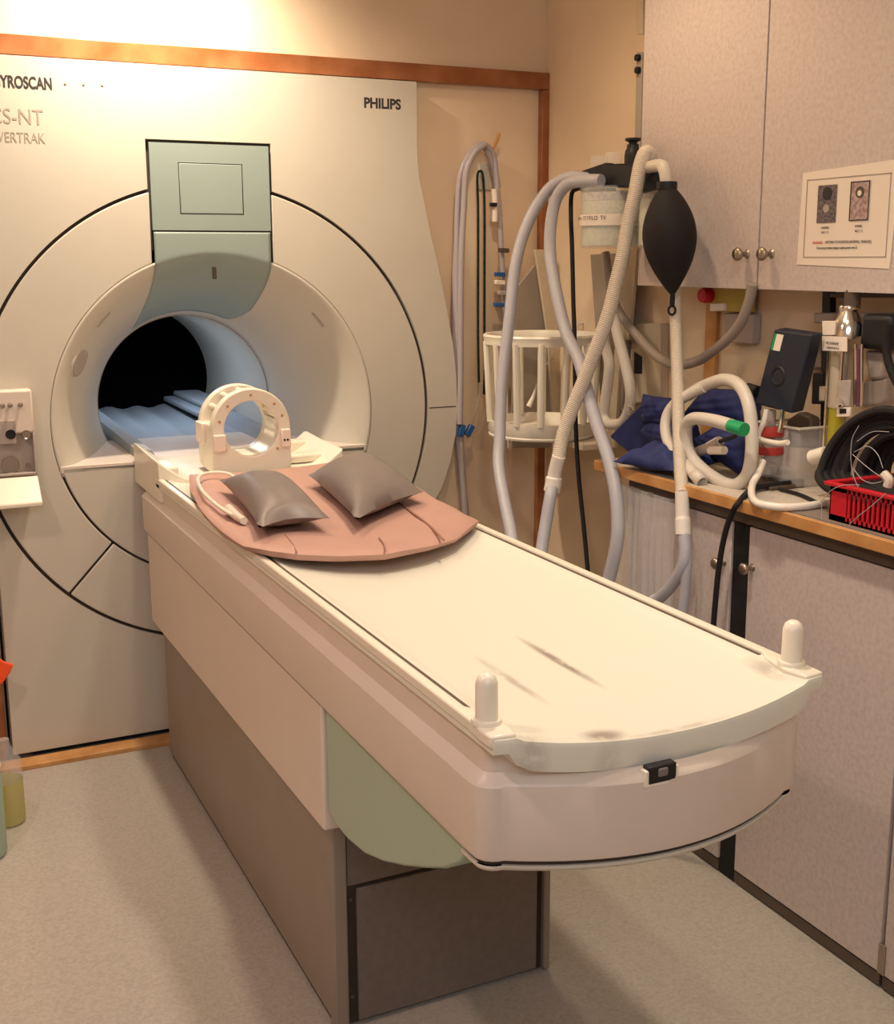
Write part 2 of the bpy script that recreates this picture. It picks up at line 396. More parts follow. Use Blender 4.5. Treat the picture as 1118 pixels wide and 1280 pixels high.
# bore tube
obj('bore_tube', lathe(NB(), [(RT-.001, .004), (RT-.001, .84), (RT+.012, .84), (RT+.012, .004), (RT-.001, .004)], (0, YT, ZC), (0, 1, 0), 96), 'white', g, smooth=50)
obj('bore_seam', lathe(NB(), [(RT-.003, -.003), (RT-.003, .004), (RT+.006, .004), (RT+.006, -.003), (RT-.003, -.003)], (0, YT, ZC), (0, 1, 0), 96), 'plate', g)
bm = NB(); box(bm, -.60, .60, .17, 1.28, .022, .05); box(bm, -.65, -.60, .17, 1.28, .022, 1.975); box(bm, .60, .65, .17, 1.28, .022, 1.975); box(bm, -.60, .60, .17, 1.28, 1.93, 1.975)
box(bm, -.66, .66, .052, .17, 1.93, 1.975); box(bm, -.655, -.60, .052, .17, .022, 1.93); box(bm, .60, .655, .052, .17, .022, 1.93)
obj('housing', bm, 'plate', g)
obj('plinth', B(-.60, .60, .03, 1.2, 0, .022), 'rubber', g)
# patient bed inside the bore
bm = NB(); n = 24; rows = []
for i in range(n+1):
    x = -.245+.49*i/n; u = abs(x)/.245
    zt = .866-.012*(1-u*u)+(.030 if u > .80 else 0)+.006*math.sin(i*1.2)
    rows.append([bm.verts.new((x, y, z)) for y, z in ((.02, zt-.008), (.5, zt), (.9, zt+.006), (1.28, zt+.012), (1.28, .82), (.02, .82))])
for a, b in zip(rows, rows[1:]):
    for k in range(6): bm.faces.new((a[k], a[(k+1) % 6], b[(k+1) % 6], b[k]))
bm.faces.new(rows[0]); bm.faces.new(rows[-1][::-1])
obj('bore_bed', bm, 'sheetb', g, smooth=25)
bm = NB(); box(bm, .10, .245, .72, 1.27, .885, .905); box(bm, .14, .245, .80, 1.27, .905, .925)
obj('bore_cushion', bm, 'sheetb', g, bevel=.008, seg=3)
# green head panel
bm = NB()
box(bm, -.174, .174, -.004, .012, 1.713, 1.766); box(bm, -.174, .174, -.004, .012, 1.524, 1.569)
box(bm, -.174, -.094, -.004, .012, 1.569, 1.713); box(bm, .094, .174, -.004, .012, 1.569, 1.713)
obj('display_surround', bm, 'green', g)
obj('display_panel', B(-.0915, .0915, -.005, .012, 1.5715, 1.7105), 'green', g, bevel=.0015)
obj('groove_backing', B(-.170, .170, .004, .0125, 1.50, 1.76), 'groove', g)
bm = NB(); nx, ns = 36, 44; gr = []
for i in range(nx+1):
    x = -.172+.344*i/nx; u = abs(x)/.172
    rend = .303+(.05*max(0, (u-.72)/.28)**2.2 if x > 0 else 0)
    z0, z1 = 1.519, ZC+math.sqrt(rend*rend-x*x)
    col = []
    for j in range(ns+1):
        z = z0+(z1-z0)*j/ns; r = math.hypot(x, z-ZC); y = flare_y(r)-.005
        k = .2 if r < RF else 0
        col.append(bm.verts.new((x, y, z-k*.012)))
    gr.append(col)
for i in range(nx):
    for j in range(ns): bm.faces.new((gr[i][j], gr[i+1][j], gr[i+1][j+1], gr[i][j+1]))
lp = obj('flare_panel', bm, 'green', g, smooth=60)
s = lp.modifiers.new('solid', 'SOLIDIFY'); s.thickness = .006; s.offset = -1
obj('slot', B(-.006, .003, -.011, .004, 1.385, 1.42), 'groove', g)
def flare_frame(th, r):
    y = flare_y(r); e = .004; dy = (flare_y(r-e)-flare_y(r+e))/(2*e)   # depth gained per unit inward
    rad_ = Vector((math.cos(th), 0, math.sin(th))); n = Vector((0, -1, 0))*1+(-rad_)*dy; n.normalize()
    return Vector((r*rad_.x, y, ZC+r*rad_.z)), n, rad_
c, n, rd = flare_frame(math.radians(156), .428)
obj('speaker_grille', lathe(NB(), [(0, .006), (.036, .006), (.040, .003), (.041, -.006)], c, n, 40), 'plate', g)
obj('speaker_rim', lathe(NB(), [(.041, -.006), (.042, .004), (.0455, .004), (.048, -.006)], c, n, 40), 'white', g)
for th in (137, 40):
    c, n, rd = flare_frame(math.radians(th), .435); tg = n.cross(rd)
    bm = NB(); obox(bm, c+n*.001, tg, rd-n*rd.dot(n), n, .028, .005, .003); obj('flare_slot', bm, 'plate', g, bevel=.0015)
# radial seams on the outer cover (left and right)
obj('cover_seam', B(RG+.010, .786, -.0006, .002, .9635, .9665), 'groove', g)
obj('cover_seam', B(-.786, -RG-.010, -.0006, .002, .9635, .9665), 'groove', g)
for a in (LR, PI*3-LR):
    pass
# lettering
text('lettering', 'PHILIPS', 'ink', g, (0.4786,0,1.891), .041, (1, 0, 0), (0, 0, 1), .93, .0016)
text('lettering', 'GYROSCAN', 'ink', g, (-0.423,-0.0008,1.893), .043, (1, 0, 0), (0, 0, 1), .66, .0012, align='RIGHT')
text('lettering', 'ACS-NT', 'inkgrey', g, (-0.4518,-0.0008,1.8), .057, (1, 0, 0), (0, 0, 1), .84, 0, align='RIGHT')
text('lettering', 'POWERTRAK', 'inkgrey', g, (-0.4508,-0.0008,1.752), .039, (1, 0, 0), (0, 0, 1), .74, 0, align='RIGHT')
for p in [(-0.3886,-0.001,1.911),(-0.3403,-0.001,1.912),(-0.2913,-0.001,1.913)]:
    obj('indicator_dot', lathe(NB(), [(0, .0015), (.0035, .001), (.0038, -.001)], p, (0, -1, 0), 14), 'inkgrey', g)

# control box on the left of the scanner face
k = thing('control_box', 'cream wall box with sockets and pegs and a fold-down tray, left of bore', 'control box', (-.60, -.03, .92))
XR = -.537
bm = NB(); box(bm, -.78, XR, -.05, -.002, .972, 1.092); obj('socket_panel', bm, 'white2', k, bevel=.006, seg=3)
bm = NB(); box(bm, -.78, XR, -.02, -.002, .855, .970); box(bm, XR-.006, XR, -.05, -.02, .855, .970); box(bm, -.78, XR, -.05, -.02, .855, .862); obj('recess_panel', bm, 'plate', k, bevel=.002)
bm = NB(); P = [(-.78, -.05, .852), (-.78, -.125, .79), (-.78, -.125, .778), (-.78, -.04, .835)]
prism(bm, P, (XR+.78, 0, 0)); obj('fold_down_tray', bm, 'coil', k, bevel=.003)
for px in (3, 12, 24):
    p = Vector((-0.5972,-0.05,1.053)) + Vector(((px-12)*.0022, 0, 0))
    obj('peg', lathe(NB(), [(.0, .022), (.005, .021), (.007, .016), (.0045, .010), (.0045, -.002), (0, -.002)], p, (0, -1, 0), 14), 'steel', k)
p = Vector((-0.6005,-0.05,0.9757))
o = obj('socket_plate', B(p.x-.03, p.x+.014, -.053, -.045, p.z-.03, p.z+.034), 'plate', k, bevel=.001)
obj('socket', lathe(NB(), [(0, -.0005), (.011, .0), (.013, .003), (.014, -.003)], (p.x, -.0535, p.z-.004), (0, -1, 0), 20), 'black', o)
obj('socket', lathe(NB(), [(0, .001), (.010, .001), (.012, .003), (.013, -.003)], (-0.5593,-0.05,0.9685), (0, -1, 0), 20), 'steel', k)
obj('dial', lathe(NB(), [(0, .004), (.023, .004), (.024, 0)], (-0.6043,-0.021,0.8822), (0, -1, 0), 26), 'pedestal', k)
obj('dial', lathe(NB(), [(0, .004), (.006, .004), (.0065, 0)], (-0.5582,-0.021,0.8763), (0, -1, 0), 16), 'steel', k)

# ================================================================== patient table
t = thing('patient_table', 'long cream scanner couch with raised end posts on grey pedestal', 'table', (0, -1.1, 0))
# pedestal
obj('pedestal', B(-.232, .232, -1.555, -.15, .012, .43), 'pedestal', t, bevel=.006, seg=3)
obj('pedestal_foot', B(-.226, .226, -1.545, -.16, 0, .012), 'rubber', t)
obj('corner_post', B(-.2335, -.205, -1.572, -1.54, .004, .425), 'pedestal', t, bevel=.005, seg=3)
obj('corner_post', B(.219, .2335, -1.572, -1.54, .004, .425), 'pedestal', t, bevel=.004, seg=3)
obj('groove_backing', B(-.205, .219, -1.558, -1.5545, .004, .425), 'groove', t)
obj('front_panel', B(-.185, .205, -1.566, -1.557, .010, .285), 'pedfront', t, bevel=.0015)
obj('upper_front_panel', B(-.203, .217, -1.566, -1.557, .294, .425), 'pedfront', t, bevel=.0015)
for z in (.06, .262): obj('screw', lathe(NB(), [(0, .002), (.004, .0015), (.0045, -.001)], (-.195, -1.5585, z), (0, -1, 0), 12), 'brownd', t)
# lower housing
bm = NB(); P = [(-.258, -.12, .676), (-.258, -.12, .41), (-.258, -1.60, .432), (-.258, -1.60, .676)]
prism(bm, P, (.516, 0, 0)); obj('lower_housing', bm, 'white2', t, bevel=.006, seg=3)
obj('housing_seam', B(-.2595, .255, -1.6, -.14, .674, .684), 'brownd', t)
# pale green shroud under the overhang
pr = [(-1.603, .676), (-1.603, .474), (-1.64, .464), (-1.70, .463), (-1.78, .475), (-1.86, .500), (-1.94, .532), (-2.02, .568), (-2.09, .602), (-2.14, .636), (-2.17, .676)]
bm = NB(); prism(bm, [(-.250, y, z) for y, z in pr], (.50, 0, 0)); obj('green_shroud', bm, 'green2', t, bevel=.004, smooth=30)
# upper housing: cross section swept round the plan outline
BUL = .068
def plan(off, w=.261, y0=-.13):
    r = .03; pts = []
    pts.append((-w-off, y0)); pts.append((-w-off, -2.195))
    for i in range(1, 6):
        a = PI+PI/2*i/6; pts.append((-w+r+(r+off)*math.cos(a), -2.205+(r+off)*math.sin(a)))
    for i in range(0, 21):
        x = -w+r+(2*w-2*r)*i/20; u = x/(w-r); pts.append((x, -2.235-off-BUL*(1-u*u)))
    for i in range(1, 6):
        a = 1.5*PI+PI/2*i/6; pts.append((w-r+(r+off)*math.cos(a), -2.205+(r+off)*math.sin(a)))
    pts.append((w+off, -2.195)); pts.append((w+off, y0)); return [(x-.004, y) for x, y in pts]
def sweep(bm, prof, capends=True, w=.261, y0=-.13):
    def zf(x, y, z): return z-(.052*max(0, 1-(x/.235)**2)**.8 if z > .82 and y < -2.19 else 0)
    rows = [[bm.verts.new((x, y, zf(x, y, z))) for x, y in plan(o_, w, y0)] for o_, z in prof]
    n = len(rows[0])
    for a, b in zip(rows, rows[1:]+[rows[0]]):
        for k in range(n-1): bm.faces.new((a[k], a[k+1], b[k+1], b[k]))
    if capends:
        bm.faces.new([r[0] for r in rows]); bm.faces.new([r[-1] for r in rows][::-1])
    return bm
bm = NB(); sweep(bm, [(-.016, .838), (-.013, .841), (-.011, .838), (-.012, .799), (.001, .789), (.004, .784), (.003, .690), (0, .682), (-.03, .680), (-.05, .70), (-.05, .83)])
obj('upper_housing', bm, 'white2', t, smooth=30)
bm = NB(); sweep(bm, [(-.006, .680), (-.006, .6745), (-.04, .6745), (-.04, .680)], y0=-2.17); obj('shadow_gap', bm, 'groove', t)
bm = NB(); sweep(bm, [(-.002, .6745), (-.001, .671), (-.004, .667), (-.02, .665), (-.06, .665), (-.06, .6745)], y0=-2.17); obj('lower_lip', bm, 'white', t, smooth=30)
bm = NB(); rows = [(x, y) for x, y in plan(-.045)]; prism(bm, [(x, y, .80) for x, y in rows], (0, 0, -.02)); obj('deck', bm, 'groove', t)
bm = NB(); prism(bm, [(x, y, .6745) for x, y in plan(-.05)], (0, 0, -.010)); obj('underside', bm, 'plate', t)
# latch in the end apron
NA, NB_ = (-0.06385,-2.307,0.8131), (-0.02036,-2.307,0.7803)
o = obj('latch', B(NA[0], NB_[0], -2.3065, -2.292, NB_[2], NA[2]-.009), 'black', t, bevel=.002)
obj('latch_frame', B(NA[0]-.004, NB_[0]+.004, -2.3058, -2.292, NB_[2]-.004, NA[2]-.014), 'coil', t, bevel=.0015)
obj('latch_button', B(NA[0]+.014, NA[0]+.030, -2.3085, -2.300, NB_[2]+.008, NA[2]-.012), 'pillow', o, bevel=.003)
# sliding couch top
def yend(x): return -2.258-.028*(1-(x/.27)**2)
def ztop(x):
    u = abs(x)/.232
    return .860 if u >= 1 else .857-.022*(1-u**2.2)
bm = NB(); nx, ny = 54, 70; gr = []
xs = [-.262+.524*i/nx for i in range(nx+1)]
for x in xs:
    ye = yend(x); col = [bm.verts.new((x, -.30+(ye+.30)*j/ny, ztop(x))) for j in range(ny+1)]; gr.append(col)
for i in range(nx):
    for j in range(ny): bm.faces.new((gr[i][j], gr[i+1][j], gr[i+1][j+1], gr[i][j+1]))
def zbot(x): return ztop(x)-.036+(.016 if abs(x) > .238 else 0)
bot = [bm.verts.new((x, yend(x)-.002, ztop(x)-.006)) for x in xs]; bot2 = [bm.verts.new((x, yend(x)+.002, zbot(x)-(.004 if abs(x) < .22 else 0))) for x in xs]; bot3 = [bm.verts.new((x, -.30, zbot(x))) for x in xs]
for i in range(nx):
    bm.faces.new((gr[i][ny], gr[i+1][ny], bot[i+1], bot[i])); bm.faces.new((bot[i], bot[i+1], bot2[i+1], bot2[i])); bm.faces.new((bot2[i], bot2[i+1], bot3[i+1], bot3[i]))
    bm.faces.new((gr[i][0], bot3[i], bot3[i+1], gr[i+1][0]))
bm.faces.new(gr[0]+[bot[0], bot2[0], bot3[0]]); bm.faces.new(([bot3[nx], bot2[nx], bot[nx]]+gr[nx][::-1]))
obj('couch_top', bm, 'top', t, smooth=40)
for s in (-1, 1):
    y0 = -2.275
    bm = NB(); P = [(s*.264, -.30), (s*.264, -2.19), (s*.267, -2.23), (s*.266, -2.258), (s*.232, -2.262), (s*.226, -2.22), (s*.236, -2.17), (s*.248, -2.15), (s*.248, -.30)]
    prism(bm, [(x, y, .848) for x, y in P], (0, 0, .017)); obj('side_rail', bm, 'coil', t, bevel=.003, seg=2)
    obj('rail_slot', B(min(s*.2455, s*.240), max(s*.2455, s*.240), -2.15, -.33, .8585, .8612), 'brownd', t)
    p = (s*.248, -2.212, .865)
    o = obj('end_post', lathe(NB(), [(0, .066), (.007, .0645), (.012, .060), (.0145, .052), (.0148, .004), (.0148, 0)], p, (0, 0, 1), 28), 'coil', t, smooth=50)
    obj('post_flange', lathe(NB(), [(.0148, .006), (.019, .005), (.020, .002), (.020, -.001), (0, -.001)], p, (0, 0, 1), 28), 'coil', o, smooth=50)
# head cradle at the scanner end
bm = NB(); n = 30; rows = []
for i in range(n+1):
    x = -.262+.524*i/n; u = abs(x)/.262
    z = .862+.05*max(0, (u-.72)/.28)**1.2 if u > .72 else .862
    rows.append([bm.verts.new(q) for q in ((x, -.34, z-.0*u), (x, -.16, z+.004), (x, -.03, z+.010), (x, .0, z+.006), (x, .0, .80), (x, -.34, .80))])
for a, b in zip(rows, rows[1:]):
    for k_ in range(6): bm.faces.new((a[k_], a[(k_+1) % 6], b[(k_+1) % 6], b[k_]))
bm.faces.new(rows[0]); bm.faces.new(rows[-1][::-1])
obj('head_cradle', bm, 'coil', t, bevel=.004, smooth=30)
obj('cradle_clamp', B(.10, .256, -.10, -.05, .866, .905), 'coil', t, bevel=.008, seg=3); obj('cradle_clamp', B(.12, .256, -.27, -.21, .866, .892), 'coil', t, bevel=.008, seg=3)
bm = NB(); box(bm, -.255, -.205, -.33, -.20, .866, .895); obj('cradle_clamp', bm, 'coil', t, bevel=.008, seg=3)

# ================================================================== knee coil
CX, _y, CZ = (-0.008461,-0.362,0.9881)
kc = thing('receiver_coil', 'cream ring-shaped head coil with slotted top standing on the couch', 'coil', (CX, -.29, .868))
def arch(y0, y1, ro, ri, cut=True, zb=.8695, n=64):
    bm = NB(); O = []; I = []
    for i in range(n+1):
        a = -PI/2+2*PI*i/n
        c_, s_ = math.cos(a), math.sin(a)
        if s_ < 0:   # straight legs down to the base
            k = ro/max(abs(c_), 1e-6); zz = s_*k; xx = math.copysign(ro, c_) if abs(c_) > 1e-3 else 0
            if zz < zb-CZ: f = (zb-CZ)/s_; xx, zz = c_*f, zb-CZ
        else: xx, zz = ro*c_, ro*s_
        O.append((CX+xx, CZ+zz)); I.append((CX+ri*c_, CZ+ri*s_))
    rows = [[bm.verts.new((I[i][0], y0, I[i][1])), bm.verts.new((O[i][0], y0, O[i][1])), bm.verts.new((O[i][0], y1, O[i][1])), bm.verts.new((I[i][0], y1, I[i][1]))] for i in range(n)]
    for i in range(n):
        a, b = rows[i], rows[(i+1) % n]
        for k_ in range(4): bm.faces.new((a[k_], a[(k_+1) % 4], b[(k_+1) % 4], b[k_]))
    return bm
obj('front_plate', arch(-.362, -.330, .110, .076), 'coil', kc, bevel=.004, seg=3)
obj('rear_plate', arch(-.236, -.204, .110, .076), 'coil', kc, bevel=.004, seg=3)
# inner sleeve with windows, side blocks
bm = NB()
for a0, a1 in ((-205, 25),):
    pass
lathe(bm, [(.077, 0), (.077, .096), (.084, .096), (.084, 0), (.077, 0)], (CX, -.331, CZ), (0, 1, 0), 60, math.radians(0), 2*PI)
dl = [f for f in bm.faces if f.calc_center_median().z > CZ+.022 and abs(((math.degrees(math.atan2(f.calc_center_median().z-CZ, f.calc_center_median().x-CX))) % 30)-15) < 11]
bmesh.ops.delete(bm, geom=dl, context='FACES'); obj('bore_sleeve', bm, 'coil', kc, smooth=40)
bm = NB(); box(bm, CX-.107, CX-.080, -.332, -.234, .8695, CZ+.012); box(bm, CX+.080, CX+.107, -.332, -.234, .8695, CZ+.012); box(bm, CX-.09, CX+.09, -.332, -.234, .8695, .915)
obj('base_block', bm, 'coil', kc, bevel=.003)
for a in (35, 62, 90, 118, 145):
    c_, s_ = math.cos(math.radians(a)), math.sin(math.radians(a))
    bm = NB(); tube(bm, [(CX+.094*c_, -.337, CZ+.094*s_), (CX+.094*c_, -.229, CZ+.094*s_)], .008, 12, 1); obj('spacer_rod', bm, 'coil', kc)
for a in (20, 45, 90, 135, 165, 215, 320):
    c_, s_ = math.cos(math.radians(a)), math.sin(math.radians(a)); obj('screw', lathe(NB(), [(0, .002), (.0035, .0015), (.004, -.001)], (CX+.092*c_, -.3625, CZ+.092*s_), (0, -1, 0), 12), 'wood2', kc)
obj('connector_tab', B(CX-.108, CX-.075, -.374, -.360, CZ-.055, CZ-.010), 'paper', kc, bevel=.003)
obj('connector_tab', B(CX-.118, CX-.106, -.28, -.21, CZ-.045, CZ+.012), 'paper', kc, bevel=.003)
o = obj('terminal', B(CX+.080, CX+.107, -.374, -.360, CZ-.055, CZ-.005), 'paper', kc, bevel=.003)
for x in (CX+.088, CX+.097): obj('terminal_hole', lathe(NB(), [(0, .001), (.003, .001), (.003, -.001)], (x, -.3745, CZ-.035), (0, -1, 0), 12), 'ink', o)
bm = NB(); tube(bm, [(-0.133,-0.6736,0.905),(-0.1301,-0.5523,0.905),(-0.1693,-0.5197,0.905),(-0.2116,-0.5739,0.905),(-0.243,-0.7327,0.905),(-0.2551,-0.884,0.905),(-0.2556,-1.008,0.905),(-0.248,-1.057,0.905)], .0042, 10)
cable = obj('coil_cable', bm, 'coil', kc)
bm = NB(); tube(bm, [(-0.2411,-0.9675,0.903),(-0.2455,-1.048,0.903),(-0.2448,-1.101,0.903)], lambda q: .011-.003*q, 12); obj('cable_plug', bm, 'white2', cable)

# ================================================================== pink pad and grey pillows
outl = [Vector((p[0], p[1], 0)) for p in [(-0.1907,-0.3804,0.882),(-0.2398,-0.6032,0.882),(-0.2799,-0.8768,0.882),(-0.2936,-1.108,0.882),(-0.2843,-1.236,0.882),(-0.248,-1.305,0.882),(-0.2093,-1.345,0.882),(-0.1317,-1.384,0.882),(-0.05214,-1.409,0.882),(0.06139,-1.378,0.882),(0.1378,-1.338,0.882),(0.2394,-1.237,0.882),(0.248,-1.062,0.882),(0.2689,-0.8581,0.882),(0.2836,-0.6189,0.882),(0.2997,-0.3559,0.882),(0.211,-0.3865,0.882),(0.1099,-0.408,0.882),(0.006499,-0.4119,0.882),(-0.07786,-0.3969,0.882)]]
def padmesh(outl, z, th):
    bm = NB(); ctr = sum(outl, Vector())/len(outl); n = len(outl); D = []
    for i in range(n):
        for k_ in range(3): D.append(outl[i].lerp(outl[(i+1) % n], k_/3))
    def zz(p, top):
        u = min(1.15, abs(p.x)/.25); return z+.012*max(0, u-.6)+(th if top else 0)
    sc = [0, .25, .5, .72, .86, .94, .98, 1.0]; prev = None
    def ring(s, h): return [bm.verts.new((ctr.x+(p.x-ctr.x)*s, ctr.y+(p.y-ctr.y)*s, h(ctr.lerp(p, s)))) for p in D]
    tops = [ring(s, lambda q, s=s: zz(q, 1)-(.0 if s < .9 else th*(.10 if s < .96 else (.22 if s < .99 else .45)))+.002*math.sin(q.y*30+q.x*11)) for s in sc[1:]]
    bots = [ring(s, lambda q: zz(q, 0)) for s in (.985, .5)]
    c0 = bm.verts.new((ctr.x, ctr.y, zz(ctr, 1))); cb = bm.verts.new((ctr.x, ctr.y, zz(ctr, 0)))
    R = tops+bots; m_ = len(D)
    for k_ in range(m_): bm.faces.new((c0, tops[0][k_], tops[0][(k_+1) % m_]))
    for a, b in zip(R, R[1:]):
        for k_ in range(m_): bm.faces.new((a[k_], b[k_], b[(k_+1) % m_], a[(k_+1) % m_]))
    for k_ in range(m_): bm.faces.new((cb, bots[-1][(k_+1) % m_], bots[-1][k_]))
    return bm
pp = thing('positioning_mat', 'pink vinyl padded mat lying on the couch under both grey pillows', 'mat', (0, -.85, .862))
pm = obj('mat_body', padmesh(outl, .866, .020), 'pink', pp, smooth=60)
bm = NB(); tube(bm, [(0.1466,-1.008,0.889),(0.1322,-1.119,0.889),(0.1122,-1.252,0.889),(0.0822,-1.39,0.889)], .0024, 8); obj('seam', bm, 'pinkd', pp)
obj('weld_crease', tube(NB(), [(-0.2109,-1.345,0.887),(-0.1973,-1.28,0.887),(-0.1859,-1.193,0.887)], .0015, 8), 'pinkd', pp)
obj('weld_crease', tube(NB(), [(-0.05637,-1.419,0.888),(-0.03673,-1.364,0.888),(-0.02454,-1.309,0.888)], .0015, 8), 'pinkd', pp)
tag(obj('grey_pillow', cushion([(-0.1909,-0.6982,0.918),(-0.03873,-0.751,0.918),(-0.09728,-1.224,0.918),(-0.2542,-1.244,0.918)], .048, .17, flat=.62), 'pillow', smooth=70), 'smaller grey-brown vinyl sandbag pillow by the coil cable, near couch left edge', 'pillow', 'grey pillows on the pink mat')
tag(obj('grey_pillow', cushion([(0.02244,-0.7335,0.918),(0.264,-0.5033,0.918),(0.1903,-1.056,0.918),(-0.05413,-1.262,0.918)], .050, .11, flat=.62), 'pillow', smooth=70), 'larger grey-brown vinyl sandbag pillow on the right of the pink mat', 'pillow', 'grey pillows on the pink mat')

# ================================================================== cupboards and counter
XC = .797
def knob(p, ax, parent, s=1):
    return obj('knob', lathe(NB(), [(0, .030*s), (.010*s, .029*s), (.013*s, .025*s), (.012*s, .020*s), (.005*s, .014*s), (.005*s, .003*s), (.009*s, 0)], p, ax, 22), 'steel', parent, smooth=50)
GRP = {}
def lower(y0, y1, label, kp=None):
    c_ = thing('base_cabinet', label, 'cabinet', ((XC+XW)/2, (y0+y1)/2, 0), 'base cabinets under the counter')
    obj('carcass', B(XC+.02, XW-.002, y0+.002, y1-.002, .03, .862), 'door', c_)
    obj('plinth', B(XC+.012, XW-.002, y0+.002, y1-.002, 0, .03), 'brownd', c_)
    d = obj('door', B(XC, XC+.018, y0+.003, y1-.003, .034, .858), 'door', c_, bevel=.0015)
    obj('kick_strip', B(XC+.002, XC+.012, y0+.002, y1-.002, .004, .030), 'brownd', c_)
    if kp: knob(kp, (-1, 0, 0), d, 1.05)
    return c_
lower(-1.403, -.985, 'speckled pinkish base cabinet under the counter, left of black upright, behind plastic bag', (XC, -1.377, .757))
lower(-1.912, -1.458, 'wide speckled pinkish base cabinet with round knob beside the black upright', (XC, -1.475, .768))
cc = lower(-2.55, -1.916, 'base cabinet at the right picture edge with small hinge at foot')
h_ = obj('hinge', B(XC-.004, XC+.001, -1.925, -1.908, .035, .10), 'steel', cc, bevel=.001)
tag(obj('cabinet_upright', B(XC+.004, XW-.002, -1.457, -1.404, 0, .860), 'rubber'), 'black vertical filler post between two base cabinets', 'post')
ct = thing('countertop', 'long laminate counter with orange-brown wooden front edge above the base cabinets', 'counter', (.95, -2, .862))
obj('worktop', B(.776, XW-.002, -2.55, -.882, .896, .920), 'counter', ct, bevel=.0015)
obj('wooden_edge', B(.764, .776, -2.55, -.874, .894, .921), 'wood2', ct, bevel=.002)
obj('wooden_edge', B(.776, XW-.002, -.882, -.872, .894, .921), 'wood2', ct, bevel=.002)
obj('support_rail', B(.790, XW-.002, -2.55, -1.0, .864, .895), 'brownd', ct)
# upper cabinets
XU = 1.0124
def upper(y0, y1, label, kp):
    c_ = thing('wall_cabinet', label, 'cabinet', ((XU+XW)/2, (y0+y1)/2, 1.37), 'wall cabinets over the counter')
    obj('carcass', B(XU+.02, XW-.002, y0+.002, y1-.002, 1.372, 2.498), 'door', c_)
    d = obj('door', B(XU, XU+.019, y0+.0015, y1-.0015, 1.366, 2.496), 'door', c_, bevel=.001)
    if kp: knob(kp, (-1, 0, 0), d, 1.25)
    return c_
upper(-1.190, -.690, 'speckled pinkish wall cabinet behind the black breathing bag', (XU, -1.150, 1.449))
upper(-1.760, -1.192, 'speckled pinkish wall cabinet carrying the framed notice', (XU, -1.238, 1.449))

# ================================================================== notice
P4 = [(1.01,-1.329,1.628),(1.01,-1.6,1.627),(1.01,-1.594,1.425),(1.01,-1.337,1.423)]
ny0, ny1, nz0, nz1 = P4[0][1], -1.618, P4[3][2], P4[0][2]
no = thing('notice', 'white printed notice with two device pictures taped to cabinet door', 'notice', (1.010, -1.47, 1.52))
bm = NB(); prism(bm, [(1.0105, ny0+.002, nz0+.002), (1.0105, ny0-.003, nz1), (1.0105, ny1, nz1+.010), (1.0105, ny1+.012, nz0-.006)], (.0012, 0, 0)); obj('sheet', bm, 'paper', no)
def quad_yz(bm, ya, yb, za, zb, x=1.0098, th=.0008): return box(bm, x-th, x, min(ya, yb), max(ya, yb), min(za, zb), max(za, zb))
fa, fb, fc, fd = -1.348, -1.595, 1.441, 1.612
bm = NB(); e = .0014
quad_yz(bm, fa, fb, fc, fc+e); quad_yz(bm, fa, fb, fd-e, fd); quad_yz(bm, fa, fa-e, fc, fd); quad_yz(bm, fb, fb+e, fc, fd); obj('border_line', bm, 'inkgrey', no)
q1 = [(1.01,-1.385,1.597),(1.01,-1.443,1.516)]; q2 = [(1.01,-1.484,1.6),(1.01,-1.539,1.518)]
o = obj('picture', quad_yz(NB(), q1[0][1], q1[1][1], q1[0][2], q1[1][2]), 'screen', no)
ym, zm = (q1[0][1]+q1[1][1])/2, (q1[0][2]+q1[1][2])/2
obj('dial_print', lathe(NB(), [(0, .0012), (.014, .0012), (.014, 0)], (1.009, ym, zm+.022), (-1, 0, 0), 22), 'ink', o)
obj('dial_print', lathe(NB(), [(0, .0012), (.009, .0012), (.009, 0)], (1.009, ym, zm-.010), (-1, 0, 0), 22), 'plate', o)
o = obj('picture', quad_yz(NB(), q2[0][1], q2[1][1], q2[0][2], q2[1][2]), 'print2', no)
bm = NB(); a_, b_, c_, d_ = q2[0][1], q2[1][1], q2[1][2], q2[0][2]; e = .002
for r_ in ((a_, b_, c_, c_+e), (a_, b_, d_-e, d_), (a_, a_-e, c_, d_), (b_, b_+e, c_, d_)): quad_yz(bm, *r_, x=1.0088)
obj('picture_border', bm, 'ink', o)
ym2 = (a_+b_)/2; zm2 = (c_+d_)/2
obj('dial_print', lathe(NB(), [(0, .0012), (.012, .0012), (.012, 0)], (1.009, ym2, zm2+.018), (-1, 0, 0), 22), 'brownd', o)
obj('dial_print', lathe(NB(), [(0, .0016), (.006, .0016), (.006, 0)], (1.009, ym2, zm2+.016), (-1, 0, 0), 22), 'paper', o)
XD, ZD = (0, -1, 0), (0, 0, 1)
text('caption', 'INSPIRE', 'ink', no, (1.009,-1.401,1.503), .007, XD, ZD); text('caption', 'NO 1 2', 'ink', no, (1.009,-1.402,1.493), .007, XD, ZD)
text('caption', 'EXPIRE', 'ink', no, (1.009,-1.502,1.504), .007, XD, ZD); text('caption', 'NO 1 2', 'ink', no, (1.009,-1.503,1.494), .007, XD, ZD)
text('warning_text', 'WARNING', 'inkred', no, (1.009,-1.376,1.47), .0085, XD, ZD, .8)
text('warning_text', ': RETURN TO POSITION (NORMAL, MANUAL)', 'ink', no, (1.009,-1.414,1.471), .0085, XD, ZD, .80)
text('warning_text', 'To let on main ventilator settings or patient position every D', 'ink', no, (1.009,-1.389,1.459), .0080, XD, ZD, .62)

